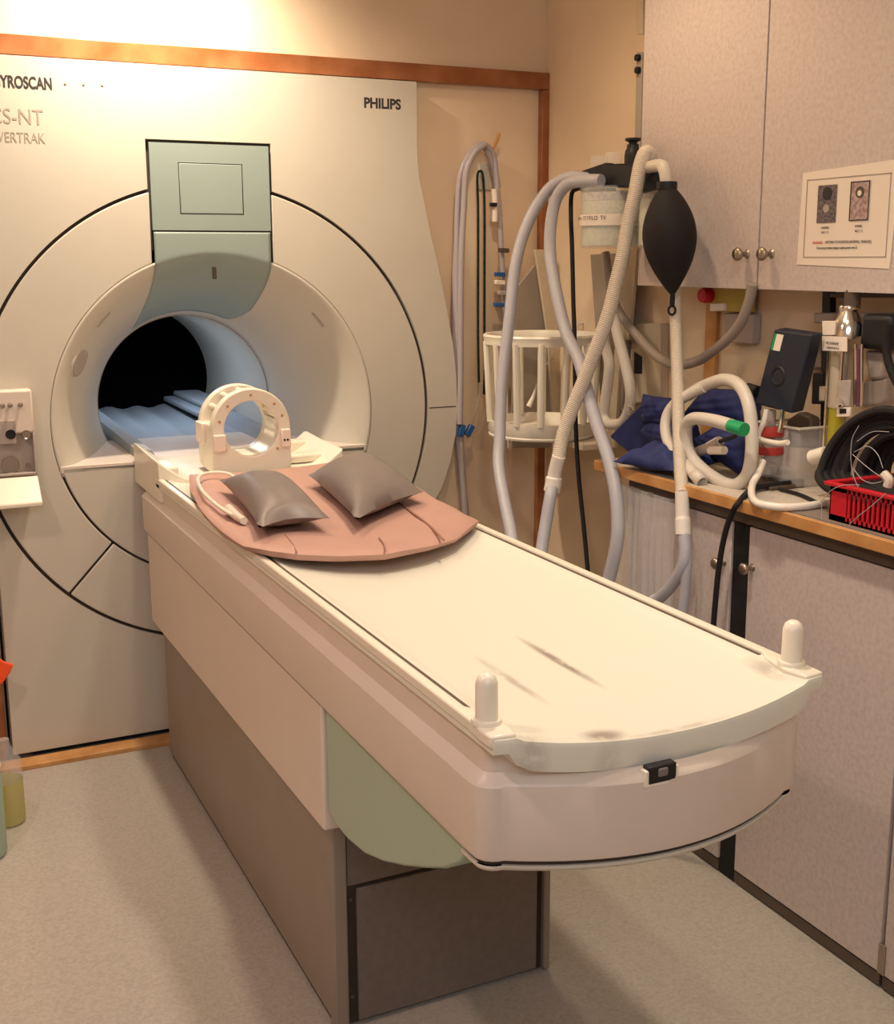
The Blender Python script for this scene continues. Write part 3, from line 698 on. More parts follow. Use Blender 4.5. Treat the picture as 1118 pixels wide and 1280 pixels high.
# strip with two black knobs beside the upper cabinet
sp = thing('knob_strip', 'narrow cream wall strip with two black knobs beside the wall cabinet edge', 'wall strip', (1.10, -.66, 1.9))
bm = NB(); P = [(1.1,-0.5284,2.013),(1.1,-0.556,2.009),(1.1,-0.5613,1.737),(1.1,-0.5293,1.74)]; prism(bm, P, (.02, 0, 0)); obj('strip', bm, 'plate', sp, bevel=.002)
for p in [(1.098,-0.5439,1.995),(1.098,-0.5456,1.961)]: obj('strip_knob', lathe(NB(), [(0, .012), (.009, .010), (.010, 0)], p, (-1, 0, 0), 18), 'black', sp)
bm = NB(); prism(bm, [(1.1,-0.5227,2.216),(1.1,-0.5501,2.21),(1.1,-0.5576,2.055),(1.1,-0.5301,2.06)], (.04, 0, 0)); tag(obj('wall_box', bm, 'beige', bevel=.002), 'short cream wall box above the strip with black knobs', 'box')

# ================================================================== things hanging right of the scanner
HB = .035
hk = thing('wall_hook', 'small brown wall hook carrying the coiled grey suction hoses', 'hook', (.93, .05, 1.80))
bm = NB(); tube(bm, [(.925, .06, 1.775), (.925, .02, 1.78), (.935, .0, 1.815), (.940, -.004, 1.835)], .006, 10); obj('hook', bm, 'wood2', hk)
obj('hook_plate', B(.895, .945, .050, .0598, 1.66, 1.745), 'white', hk, bevel=.003)
s1 = thing('suction_hose', 'long grey translucent hose draped over the wall hook, hanging to the left', 'hose', (.85, .03, 1.2))
bm = NB(); tube(bm, [(0.9472,0.02,1.665),(0.9323,0.02,1.733),(0.9031,0.02,1.791),(0.8743,0.02,1.785),(0.84,0.02,1.737),(0.817,0.02,1.65),(0.8054,0.02,1.525),(0.7964,0.02,1.373),(0.7931,0.02,1.193),(0.7955,0.02,1.009),(0.804,0.02,0.8758),(0.8186,0.02,0.7124),(0.8365,0.02,0.5456),(0.8548,0.02,0.3753)], .0125, 12); obj('hose_length', bm, 'tubel', s1)
bm = NB(); tube(bm, [(0.9123,0.01,1.791),(0.8778,0.01,1.797),(0.835,0.01,1.761),(0.8065,0.01,1.694),(0.7978,0.01,1.6),(0.7946,0.01,1.449),(0.7943,0.01,1.297),(0.7997,0.01,1.141),(0.8052,0.01,0.9304),(0.8168,0.01,0.7685),(0.8255,0.01,0.5764)], .009, 12); obj('hose_length', bm, 'tubel', s1)
bm = NB(); tube(bm, [(0.8927,0,1.799),(0.8556,0,1.773),(0.8243,0,1.711),(0.8157,0,1.599),(0.8069,0,1.449),(0.8037,0,1.245),(0.8034,0,1.064),(0.8002,0,0.9053)], .0105, 12); obj('hose_length', bm, 'tubel', s1)
s2 = thing('drip_line', 'thin clear tube set with blue clips hanging right of the wall hook', 'tube', (.98, .03, 1.4))
bm = NB(); tube(bm, [(0.9007,0.01,1.793),(0.9239,0.01,1.776),(0.9358,0.01,1.727),(0.9419,0.01,1.665),(0.9512,0.01,1.576),(0.961,0.01,1.423),(0.9741,0.01,1.241),(0.9689,0.01,1.109)], .0085, 10); obj('tube_length', bm, 'tubel', s2)
bm = NB(); tube(bm, [(0.925,0,1.661),(0.928,0,1.626),(0.9284,0,1.558)], .0095, 12); obj('drip_chamber', bm, 'paper', s2)
bm = NB(); obox(bm, (0.9181,-0.008,1.611), (1, 0, 0), (0, 1, 0), (0, 0, 1), .010, .008, .006); obj('black_clip', bm, 'black', s2)
for p in [(0.9481,-0.008,1.469),(0.9575,-0.008,1.382),(0.9461,-0.008,1.294)]:
    pass
for (p, m_) in (((0.957,-0.008,1.467), 'brownd'), ((0.9426,-0.008,1.39), 'bluep'), ((0.9402,-0.008,1.292), 'bluep'), ((0.9438,-0.006,1.364), 'paper'), ((0.9559,-0.006,1.33), 'plate')):
    bm = NB(); obox(bm, p, (1, 0, -.05), (0, 1, 0), (0, 0, 1), .017, .009, .007); obj('roller_clip', bm, m_, s2, bevel=.002)
bm = NB(); tube(bm, [(0.9916,0,1.384),(0.9743,0,1.293),(0.9694,0,1.136),(0.9765,0,0.9752),(0.9838,0,0.8119)], .004, 8); obj('tube_length', bm, 'hosec', s2)
rp = thing('drawcord', 'dark green and black cord loop hanging from the wall hook plate', 'cord', (.91, .03, 1.4))
bm = NB(); tube(bm, [(0.8864,0.03,1.036),(0.8832,0.03,1.19),(0.8829,0.03,1.398),(0.8825,0.03,1.601),(0.8795,0.03,1.697),(0.8881,0.03,1.717),(0.8998,0.03,1.702),(0.9059,0.03,1.602),(0.9064,0.03,1.397),(0.907,0.03,1.189),(0.9103,0.03,1.061)], .0042, 8); obj('cord_loop', bm, 'rope', rp)
bm = NB(); tube(bm, [(0.9103,0.03,1.077),(0.9104,0.03,1.035),(0.9105,0.03,1.003),(0.9105,0.03,0.9945)], lambda q: (.006+.004*q) if q < .9 else .006, 10); obj('cord_weight', bm, 'black', rp)
bt = thing('blue_tap', 'pair of blue tube clamps at the end of the thin wall tube', 'clamp', (.86, .03, .87))
for p, d in (((0.8061,0,0.8836), (.25, 0, 1)), ((0.8356,0,0.8817), (.6, 0, 1))):
    bm = NB(); dv = Vector(d).normalized(); obox(bm, p, Vector((0, 1, 0)).cross(dv), (0, 1, 0), dv, .010, .009, .020); obj('clamp_half', bm, 'bluep', bt, bevel=.003)
bm = NB(); tube(bm, [(0.8109,0.004,0.856),(0.8109,0.004,0.7969),(0.8286,0.004,0.6048),(0.8467,0.004,0.352)], .005, 8); tube(bm, [(0.8287,0.004,0.8548),(0.8525,0.004,0.9149),(0.8762,0.004,0.9936),(0.8791,0.004,1.033)], .0025, 8); obj('tube_tail', bm, 'tubeg', bt)

# ================================================================== corner: leaning boards
def board(name, pts, th, m_, label, cat='board', bev=.002, grp=None):
    grp = {'slat': 'cream slats leaning in the corner', 'panel_board': 'grey-brown boards in the corner'}.get(name)
    bm = NB(); prism(bm, pts, th); o = obj(name, bm, m_, bevel=bev); tag(o, label, cat, grp); return o
board('panel_board', [(0.9851,-0.02,0.8147),(0.993,-0.02,1.34),(1.076,-0.02,1.428),(1.145,-0.02,1.364),(1.163,-0.02,0.8018)], (0, .012, 0), 'board', 'grey-brown pointed board leaning in corner behind the birdcage coil')
board('panel_board', [(1.154,-0.03,0.8039),(1.149,-0.03,1.312),(1.221,-0.03,1.453),(1.275,-0.03,1.395),(1.302,-0.03,0.7932)], (0, .010, 0), 'board', 'grey-brown board with sloping top between pale slat and black strip')
board('slat', [(1.044,-0.06,1.469),(1.086,-0.06,1.469),(1.143,-0.06,1.173),(1.167,-0.06,0.8485),(1.123,-0.06,0.8515),(1.099,-0.06,1.175)], (0, .012, 0), 'beige', 'pale cream slat leaning behind coil, left of the two grey hoses')
board('black_strip', [(1.187,-0.07,1.443),(1.218,-0.07,1.448),(1.267,-0.07,1.197),(1.246,-0.07,1.184)], (0, .012, 0), 'black', 'flat black strip leaning beside the black cable', 'strip')
board('slat', [(1.221,-0.075,1.458),(1.246,-0.075,1.458),(1.313,-0.075,1.155),(1.281,-0.075,1.156)], (0, .010, 0), 'beige', 'narrow cream slat leaning right of the black strip')
board('panel_board', [(1.1,-0.3051,1.452),(1.1,-0.5385,1.456),(1.1,-0.5145,1.166),(1.1,-0.5104,0.9738),(1.1,-0.3876,0.9594)], (.012, 0, 0), 'board', 'tall brown board against right wall below the canister')
board('slat', [(1.085,-0.5233,1.465),(1.085,-0.5802,1.464),(1.085,-0.5475,1.204),(1.085,-0.4887,1.201)], (.012, 0, 0), 'beige', 'cream slat standing against the wall under the cabinet corner')
board('slat', [(1.06,-0.5173,1.215),(1.06,-0.5466,1.217),(1.06,-0.5229,0.881),(1.06,-0.4751,0.8742)], (.012, 0, 0), 'beige', 'low cream slat standing behind the hanging white hoses')
jb = thing('junction_panel', 'beige square wall panel with black vertical slot above the blue sandbags', 'panel', (1.12, -.55, 1.14))
bm = NB(); prism(bm, [(1.115,-0.4886,1.247),(1.115,-0.6619,1.258),(1.115,-0.6734,1.039),(1.115,-0.4994,1.008)], (.028, 0, 0)); obj('panel', bm, 'beige', jb, bevel=.002)
bm = NB(); prism(bm, [(1.112,-0.5386,1.167),(1.112,-0.5761,1.156),(1.112,-0.5785,1.107),(1.112,-0.5416,1.104)], (.006, 0, 0)); obj('slot', bm, 'black', jb)

# birdcage coil
bc = (.959, -.262)
bg = thing('birdcage_coil', 'cream round birdcage coil with vertical rungs standing in the corner', 'coil', (bc[0], bc[1], .9))
ZT1, ZB0 = 1.20, .905
obj('top_ring', lathe(NB(), [(.166, -.018), (.170, .008), (.174, .012), (.182, .012), (.186, .006), (.183, -.004), (.183, -.018), (.166, -.018)], (*bc, ZT1), seg=56), 'coil', bg, smooth=40)
obj('bottom_ring', lathe(NB(), [(0, .010), (.135, .010), (.150, .014), (.160, .040), (.168, .040), (.168, .008), (.164, .0), (.168, -.004), (.166, -.010), (0, -.010)], (*bc, ZB0), seg=56), 'coil', bg, smooth=40)
for i in range(14):
    a = 2*PI*(i+.3)/14; c_, s_ = math.cos(a), math.sin(a)
    bm = NB(); tube(bm, [(bc[0]+.163*c_, bc[1]+.163*s_, ZB0+.035), (bc[0]+.176*c_, bc[1]+.176*s_, ZT1-.010)], .0115, 10, 1); obj('rung', bm, 'coil', bg)
bm = NB(); tube(bm, [(0.9032,-0.33,1.063),(0.8896,-0.33,1.027),(0.8731,-0.33,0.9959)], lambda q: .003+.005*q, 10); obj('tuning_plug', bm, 'coil', bg)
bm = NB(); tube(bm, [(0.9721,-0.33,1.188),(0.9473,-0.33,1.14),(0.9113,-0.33,1.087),(0.8923,-0.33,1.034)], .0015, 6); obj('tuning_wire', bm, 'plate', bg)
tag(obj('corner_shelf', B(.97, XW-.002, -.49, -.04, .873, .893), 'beige', bevel=.003), 'small cream corner shelf carrying the birdcage coil', 'shelf')

# ================================================================== breathing apparatus
ra = thing('respirator', 'black wall-mounted respirator head with two granule canisters', 'respirator', (.97, -.66, 1.6))
bm = NB(); prism(bm, [(0.94,-0.4554,1.68),(0.94,-0.6264,1.699),(0.94,-0.6419,1.613),(0.94,-0.5519,1.617),(0.94,-0.4568,1.638)], (.03, 0, 0)); obj('manifold_arm', bm, 'black', ra, bevel=.004)
bm = NB(); prism(bm, [(0.925,-0.6298,1.694),(0.925,-0.7427,1.688),(0.925,-0.8133,1.679),(0.925,-0.8377,1.621),(0.925,-0.6322,1.632)], (.07, 0, 0)); obj('manifold_body', bm, 'black', ra, bevel=.006)
p = (0.955,-0.7361,1.688)
obj('valve_turret', lathe(NB(), [(.022, -.01), (.022, .020), (.020, .034), (.016, .040), (.016, .050), (.0, .050)], p, (0, 0, 1), 24), 'black', ra)
obj('valve_knob', lathe(NB(), [(.010, .045), (.012, .056), (.021, .060), (.021, .066), (0, .067)], p, (0, 0, 1), 24), 'black', ra)
for p in [(1,-0.5007,1.703),(1,-0.5748,1.707)]:
    obj('flow_dome', lathe(NB(), [(.026, -.02), (.026, .020), (.024, .024), (0, .025)], p, (0, 0, 1), 26), 'clear', ra)
obj('port', tube(NB(), [(0.95,-0.5347,1.656),(0.95,-0.6009,1.652)], .017, 16, 1), 'black', ra); obj('port', tube(NB(), [(0.93,-0.8301,1.63),(0.93,-0.9068,1.641)], .024, 16, 1), 'black', ra)
bm = NB(); box(bm, .98, XW-.0, -.64, -.56, 1.64, 1.68); obj('bracket', bm, 'black', ra)
# canisters
def canister(cx, cy, r, z0, z1, label):
    cn = thing('absorber_canister', label, 'canister', (cx, cy, z0), 'granule canisters under the respirator')
    obj('jar', lathe(NB(), [(0, 0), (r-.004, 0), (r, .004), (r, z1-z0), (r-.003, z1-z0), (r-.003, .006), (0, .006)], (cx, cy, z0), seg=40), 'clear', cn, smooth=50)
    zm_ = z1-.035
    obj('granules', lathe(NB(), [(0, .007), (r-.005, .007), (r-.004, zm_-z0), (0, zm_-z0+.003)], (cx, cy, z0), seg=40), 'granules', cn, smooth=50)
    obj('spent_granules', lathe(NB(), [(0, zm_-z0+.004), (r-.004, zm_-z0+.001), (r-.006, z1-z0-.012), (0, z1-z0-.008)], (cx, cy, z0), seg=40), 'exgran', cn, smooth=50)
    obj('lid', lathe(NB(), [(r+.002, z1-z0-.004), (r+.003, z1-z0+.004), (0, z1-z0+.005), (0, z1-z0-.004)], (cx, cy, z0), seg=40), 'clear', cn)
    return cn
A1 = (0.95,-0.5231,1.625); A2 = (0.95,-0.5288,1.465); A3 = (0.95,-0.7801,1.463)
rj = (abs(A3[1]-A1[1]))*.47
cn = canister(.965, -.628, .088, 1.468, 1.630, 'clear canister of pale granules hanging under respirator, label band around it')
obj('label_band', lathe(NB(), [(.0885, 0), (.0892, .0005), (.0892, .030), (.0885, .0305)], (.965, -.628, 1.528), seg=40), 'paper', cn)
dv = Vector((-.86, -.5, 0)).normalized(); rv = Vector((.5, -.86, 0)).normalized()
text('label_lettering', 'm ISYFLO  TV', 'ink', cn, Vector((.965, -.628, 1.543))+dv*.0905-rv*.058, .016, rv, (0, 0, 1), .9)
canister(1.03, -.79, .075, 1.468, 1.630, 'second granule canister beneath respirator, mostly hidden behind the black bag')
# breathing bag
bb = thing('breathing_bag', 'black rubber breathing bag hanging in front of the wall cabinet', 'bag', (.94, -.91, 1.45))
tp = Vector((0.91,-0.9559,1.622)); bt_ = Vector((0.91,-0.9942,1.351)); n = 40; dv = bt_-tp; L_ = dv.length
def bagr(t):
    if t < .05: return .024
    q = (t-.05)/.95; return .022*(1-q)+.006*q+.053*(math.sin(PI*q**.93)**.92)
bm = NB(); tube(bm, [tp+dv*(i/n) for i in range(n+1)], lambda q: max(.006, bagr(q)), 28, 1); obj('bag', bm, 'rubber', bb, smooth=60)
bm = NB(); tube(bm, [bt_-Vector((0, 0, -.01)), bt_-Vector((0, 0, .030))], .0065, 12, 1)
cr = bt_-Vector((0, 0, .040)); ring = [cr+Vector((-.35, -.9, 0)).normalized().cross(Vector((0, 0, 1)))*.009*math.cos(a)+Vector((0, 0, 1))*.011*math.sin(a) for a in [2*PI*i/16 for i in range(17)]]
tube(bm, ring, .003, 8, 1); obj('hanging_loop', bm, 'rubber', bb)
bm = NB(); tube(bm, [tp+Vector((0, 0, -.012)), tp+Vector((0, 0, .006))], .026, 18, 1); obj('neck_collar', bm, 'black', bb)
bm = NB(); tube(bm, [(0.91,-0.9561,1.62),(0.91,-0.9477,1.65),(0.91,-0.9333,1.667),(0.91,-0.9058,1.67),(0.91,-0.8781,1.668)], .016, 16); obj('elbow', bm, 'hosew', bb)
# hoses
def hose(name, pts, r, m_, label, corr=False, cat='hose', grp=None, drop=False):
    if drop:   # the hidden end runs down behind the couch to the floor
        p = Vector(pts[-1]); pts = list(pts)+[(p.x, p.y, p.z*.5), (p.x-.01, p.y-.02, r+.02), (p.x-.06, p.y-.10, r+.002), (p.x-.08, p.y-.25, r+.002)]
    bm = NB()
    if corr: corrugated(bm, pts, r)
    else: tube(bm, pts, r, 14)
    return tag(obj(name, bm, m_, smooth=(25 if corr else 60)), label, cat, grp)
hose('smooth_hose', [(0.965,-0.5278,1.656),(0.9373,-0.5335,1.662),(0.9097,-0.4837,1.667),(0.882,-0.4372,1.644),(0.8543,-0.4126,1.6),(0.8267,-0.4062,1.55),(0.799,-0.4047,1.482),(0.7713,-0.4179,1.396),(0.7437,-0.4461,1.285),(0.716,-0.4697,1.177),(0.6883,-0.4983,1.069),(0.6607,-0.5417,0.9469),(0.633,-0.5897,0.8714),(0.6053,-0.6704,0.7994),(0.5777,-0.7681,0.7083),(0.55,-0.8552,0.6052)], .0168, 'hose', 'grey milky hose arching furthest left from respirator down behind couch', grp='grey milky hoses from the respirator', drop=True)
hose('smooth_hose', [(0.9,-0.6703,1.647),(0.8867,-0.6145,1.65),(0.8733,-0.5441,1.645),(0.86,-0.5021,1.607),(0.8467,-0.4955,1.539),(0.8333,-0.5159,1.454),(0.82,-0.572,1.355),(0.8067,-0.6512,1.243),(0.7933,-0.7437,1.172),(0.78,-0.8035,1.105),(0.7667,-0.8784,1.018),(0.7533,-0.9628,0.9307),(0.74,-1.02,0.8422),(0.7267,-1.047,0.748),(0.7133,-1.035,0.647),(0.7,-1.022,0.5757)], .0172, 'hose', 'second grey milky hose from respirator, crossing behind the cream corrugated hose', grp='grey milky hoses from the respirator', drop=True)
HC = thing('corrugated_hose', 'cream corrugated hose slanting from respirator top to couch edge', 'hose', (.85, -.8, 1.3))
bm = NB(); corrugated(bm, [(0.95,-0.8223,1.647),(0.9308,-0.8546,1.689),(0.9115,-0.8599,1.707),(0.8923,-0.8644,1.675),(0.8731,-0.8709,1.601),(0.8538,-0.8704,1.52),(0.8346,-0.8804,1.45),(0.8154,-0.8796,1.374),(0.7962,-0.875,1.294),(0.7769,-0.855,1.214),(0.7577,-0.8265,1.125),(0.7385,-0.8043,1.052),(0.7192,-0.7894,0.9759),(0.7,-0.7984,0.9161)], .0190); obj('corrugated_length', bm, 'hosec', HC, smooth=25)
bm = NB(); tube(bm, [(0.7,-0.8023,0.9253),(0.6967,-0.7884,0.8801),(0.6933,-0.7864,0.8496),(0.69,-0.7843,0.8277)], lambda q: .0185 if q < .5 else .0225, 16); obj('connector', bm, 'tubew', HC)
bm = NB(); e_ = [(0.69,-0.7881,0.8414),(0.6675,-0.8144,0.8177),(0.645,-0.8295,0.7447),(0.6225,-0.8488,0.6818),(0.6,-0.8766,0.626)]; p = e_[-1]; tube(bm, e_+[(p[0], p[1], .25), (p[0]-.02, p[1], .03), (p[0]-.05, p[1]-.15, .018)], .0165, 14); obj('smooth_length', bm, 'hose', HC)
HE = thing('corrugated_hose', 'cream corrugated hose hanging straight down from behind the black bag', 'hose', (.8, -1.1, 1.1))
bm = NB(); corrugated(bm, [(0.97,-0.9161,1.405),(0.928,-0.9867,1.286),(0.886,-1.056,1.179),(0.844,-1.123,1.071),(0.802,-1.191,0.9755),(0.76,-1.261,0.9001)], .0160); obj('corrugated_length', bm, 'hosec', HE, smooth=25)
bm = NB(); tube(bm, [(0.76,-1.261,0.9057),(0.7573,-1.269,0.8578),(0.7547,-1.276,0.8307),(0.752,-1.282,0.8074)], lambda q: .0165 if q < .5 else .0185, 16); obj('connector', bm, 'tubew', HE)
bm = NB(); e_ = [(0.752,-1.283,0.8153),(0.7456,-1.3,0.7699),(0.7392,-1.299,0.7319),(0.7328,-1.264,0.6775),(0.7264,-1.224,0.6363),(0.72,-1.195,0.5994)]; p = e_[-1]; tube(bm, e_+[(p[0]-.06, p[1]+.10, .3), (p[0]-.09, p[1]+.14, .03), (p[0]-.1, p[1]+.25, .016)], .0145, 14); e_ = [(0.752,-1.287,0.8083),(0.748,-1.304,0.7514),(0.744,-1.307,0.6852),(0.74,-1.304,0.5776)]; p = e_[-1]; tube(bm, e_+[(p[0], p[1], .3), (p[0]-.02, p[1]+.06, .03), (p[0]-.06, p[1]+.2, .014)], .0125, 14); obj('forked_tail', bm, 'hose', HE)
hose('black_cable', [(0.965,-0.503,1.64),(0.9555,-0.458,1.638),(0.9459,-0.4432,1.623),(0.9364,-0.4563,1.561),(0.9268,-0.4815,1.468),(0.9173,-0.5083,1.322),(0.9077,-0.534,1.211),(0.8982,-0.5639,0.9713),(0.8886,-0.5995,0.827),(0.8791,-0.6479,0.6836),(0.8695,-0.6886,0.5662),(0.86,-0.7194,0.4853)], .0065, 'rubber', 'black cable dropping from respirator arm to behind the couch', cat='cable', drop=True)
hose('smooth_hose', [(1.05,-0.4671,1.456),(1.045,-0.4986,1.378),(1.041,-0.5509,1.298),(1.036,-0.6419,1.236),(1.032,-0.7637,1.175),(1.027,-0.8623,1.158),(1.023,-0.9576,1.176),(1.018,-1.021,1.204),(1.014,-1.094,1.245),(1.009,-1.143,1.287),(1.005,-1.175,1.34),(1,-1.189,1.379)], .013, 'tubeg', 'taupe hose sagging beneath the wall cabinet behind the corrugated hoses')
hose('white_loop_hose', [(0.98,-0.5869,1.256),(0.98,-0.5851,1.198),(0.98,-0.6082,1.143),(0.98,-0.6022,1.085),(0.98,-0.5915,1.037),(0.98,-0.585,0.9899),(0.98,-0.6152,0.9701),(0.98,-0.6804,0.9828),(0.98,-0.7144,1.028),(0.98,-0.7157,1.084),(0.98,-0.6891,1.149),(0.98,-0.6542,1.214),(0.98,-0.6276,1.269),(0.98,-0.6012,1.313)], .0155, 'hosew', 'pale hose loop hanging behind the corrugated hose, above the blue cushion')
hose('curved_wire', [(1.094,-0.2,1.209),(1.123,-0.2,1.231),(1.171,-0.2,1.24),(1.214,-0.2,1.231)], .003, 'tubew', 'thin white curved wire above the birdcage coil', cat='wire')

# ================================================================== on the counter
ZK = .921
def sandbag(c4, h, pinch, label, flat=.4): return tag(obj('blue_sandbag', cushion(c4, h, pinch, n=30, flat=flat, wr=.006), 'blue', smooth=70), label, 'sandbag', 'navy sandbags heaped on the counter')
tag(obj('blue_cloth', prism(NB(), [(p[0], p[1], p[2]) for p in [(0.96,-0.6471,0.9384),(0.96,-0.8043,1.05),(0.96,-0.9458,1.05),(0.96,-0.9388,0.9218),(0.96,-0.8007,0.8876)]], (.012, 0, .006)), 'blue', bevel=.004), 'flat navy cloth propped at the left of blue sandbag heap', 'cloth')
sandbag([(0.93,-0.8495,1.084),(0.93,-1.018,1.091),(0.93,-1.023,1.011),(0.93,-0.8535,1.003)], .035, .10, 'narrow navy sandbag lying on top of the left blue heap', 1)
sandbag([(0.94,-0.8251,0.9811),(0.94,-0.9038,1.03),(0.94,-1.075,1.03),(0.94,-1.069,0.9159)], .045, .08, 'navy sandbag leaning in the middle of the heap behind corrugated hose', 1)
sandbag([(.738,-1.0,.938),(.770,-1.21,.945),(.93,-1.20,.955),(.91,-.99,.955)], .040, .05, 'plump navy sandbag hanging over the front edge of the counter', .45)
sandbag([(1,-0.9277,1.029),(1,-1.031,1.115),(1,-1.218,1.129),(1,-1.247,1.018)], .045, .06, 'navy sandbag at back right behind the looped white hose', 1)
sandbag([(0.925,-1.077,0.9942),(0.925,-1.182,1.044),(0.925,-1.306,1.04),(0.925,-1.303,0.9177)], .040, .06, 'navy sandbag standing inside the looped white hose', 1)
lh = thing('breathing_hose', 'milky white hose looped over the blue sandbags with green end', 'hose', (.85, -1.25, .95))
bm = NB(); tube(bm, [(0.9,-1.078,1.103),(0.8944,-1.147,1.132),(0.8889,-1.223,1.156),(0.8833,-1.277,1.158),(0.8778,-1.319,1.142),(0.8722,-1.35,1.107),(0.8667,-1.369,1.054),(0.8611,-1.379,1.003),(0.8556,-1.375,0.9583),(0.85,-1.35,0.9304),(0.8444,-1.318,0.9253),(0.8389,-1.268,0.9364),(0.8333,-1.213,0.9609),(0.8278,-1.19,0.989),(0.8222,-1.186,1.026),(0.8167,-1.198,1.055),(0.8111,-1.236,1.071),(0.8056,-1.312,1.075),(0.8,-1.386,1.072)], .0150, 16, 8); obj('looped_length', bm, 'hosew', lh)
bm = NB(); tube(bm, [(0.8,-1.377,1.072),(0.8,-1.424,1.069)], .0155, 16, 1); obj('green_sleeve', bm, 'greenp', lh)
bm = NB(); tube(bm, [(0.885,-1.166,1.134),(0.8744,-1.124,1.113),(0.8638,-1.082,1.085),(0.8531,-1.067,1.056),(0.8425,-1.075,1.024),(0.8319,-1.104,0.9943),(0.8213,-1.153,0.9723),(0.8106,-1.206,0.9538),(0.8,-1.258,0.938)], .0135, 16); obj('return_length', bm, 'hosew', lh)
bm = NB(); tube(bm, [(0.8,-1.252,0.9427),(0.8,-1.283,0.9269)], .015, 16, 1, cap=False); o = obj('open_cuff', bm, 'hosew', lh); o.modifiers.new('s', 'SOLIDIFY').thickness = .002
el = thing('valve_connector', 'clear plastic valve with white cap lying on the blue sandbags', 'connector', (.86, -1.28, 1.0))
bm = NB(); tube(bm, [(0.86,-1.18,0.9773),(0.86,-1.222,0.9951),(0.86,-1.266,1.017)], .013, 16, 1); obj('barrel', bm, 'plate', el)
bm = NB(); tube(bm, [(0.85,-1.244,0.9932),(0.85,-1.297,1.001)], .010, 16, 1); obj('cap', bm, 'coil', el)
bm = NB(); tube(bm, [(0.855,-1.228,1.004),(0.855,-1.263,1.022)], .006, 12, 1); obj('side_port', bm, 'paper', el)
bm = NB(); tube(bm, [(0.86,-1.266,1.017),(0.86,-1.322,1.037)], .005, 10, 1); obj('stem', bm, 'black', el)
ch_ = thing('chain_clip', 'small metal clip above the flat navy cloth', 'clip', (.98, -.6, 1.0))
bm = NB(); tube(bm, [(0.97,-0.6936,1.021),(0.97,-0.7249,1.034),(0.97,-0.7487,1.028),(0.97,-0.7337,1.012),(0.97,-0.706,1.014)], .0025, 8); obj('clip', bm, 'chrome', ch_)

# dark box on a stand with red collar
bx = thing('humidifier_head', 'dark blue-black oblong box tilted on top of a red collared stand', 'device', (.93, -1.38, .92))
Q = [Vector(p) for p in [(0.93,-1.354,1.281),(0.93,-1.475,1.275),(0.93,-1.426,1.097),(0.93,-1.301,1.105)]]
bm = NB(); prism(bm, Q, (.035, .0, .004)); q_ = obj('case', bm, mat('blue_black_case', (.014, .019, .035), .4), bx, bevel=.004, seg=3)
bm = NB(); prism(bm, [Q[0].lerp(Q[1], .12).lerp(Q[3].lerp(Q[2], .12), s) for s in (.05, .26)]+[Q[0].lerp(Q[1], .30).lerp(Q[3].lerp(Q[2], .30), s) for s in (.26, .05)], (-.0012, 0, 0)); obj('sticker', bm, 'paper', q_)
bm = NB(); prism(bm, [Q[0].lerp(Q[1], .05).lerp(Q[3].lerp(Q[2], .05), s) for s in (.05, .26)]+[Q[0].lerp(Q[1], .12).lerp(Q[3].lerp(Q[2], .12), s) for s in (.26, .05)], (-.0012, 0, 0)); obj('sticker_edge', bm, 'greenp', q_)
obj('dial_ring', lathe(NB(), [(.016, .001), (.018, .0025), (.022, .0025), (.024, .0)], (0.93,-1.375,1.177), (-1, 0, 0), 26), 'black', q_)
bm = NB(); tube(bm, [(0.94,-1.261,1.137),(0.94,-1.298,1.133)], .014, 12, 1); obj('side_knob', bm, 'black', bx)
sx_, sy_ = (0.945,-1.34,1.006)[:2]
zA, zB = (0.945,-1.334,1.095)[2], (0.945,-1.345,0.946)[2]
obj('stem', lathe(NB(), [(0, 0), (.020, 0), (.020, .02), (.012, .03), (.012, zA-zB), (0, zA-zB)], (sx_, sy_, zB), seg=24), 'plate', bx)
for px, hh in ((538, .022), (560, .018)):
    pz = (0.945,-1.337,1.047)[2]-(px-538)*.00205
    obj('red_collar', lathe(NB(), [(.018, -hh/2), (.034, -hh/2), (.036, 0), (.034, hh/2), (.018, hh/2)], (sx_, sy_, pz), seg=28), 'redr', bx)
obj('clear_bowl', lathe(NB(), [(.0, -.06), (.020, -.06), (.031, -.03), (.032, .03)], (sx_, sy_, zB+.055), seg=28), 'clear', bx)
bm = NB(); tube(bm, [(0.92,-1.408,1.105),(0.92,-1.405,1.072),(0.92,-1.401,1.053)], .006, 10, 1); obj('chrome_stop', bm, 'chrome', bx)
obj('foot_plate', B(sx_-.05, sx_+.05, sy_-.07, sy_+.06, ZK, ZK+.008), 'brownd', bx, bevel=.002)
obj('post', lathe(NB(), [(0, 0), (.008, 0), (.008, zB-ZK), (0, zB-ZK)], (sx_, sy_, ZK+.004), seg=14), 'brownd', bx)
hose('white_tube', [(0.915,-1.36,1.1),(0.9108,-1.357,1.07),(0.9067,-1.347,1.045),(0.9025,-1.355,1.033),(0.8983,-1.393,1.031),(0.8942,-1.432,1.033),(0.89,-1.463,1.04)], .0062, 'tubew', 'short white tube curling below the dark box across the red collar', cat='tube')
hose('white_tube', [(0.9,-1.373,0.9822),(0.87,-1.394,0.9601),(0.84,-1.412,0.9417)] + [(0.7917,-1.468,0.9305),(0.7498,-1.533,0.9305),(0.7489,-1.57,0.9305),(0.7678,-1.597,0.9305),(0.8104,-1.61,0.9305),(0.8739,-1.605,0.9305)], .0082, 'tubew', 'white tube bending along the counter front towards the red basket', cat='tube')
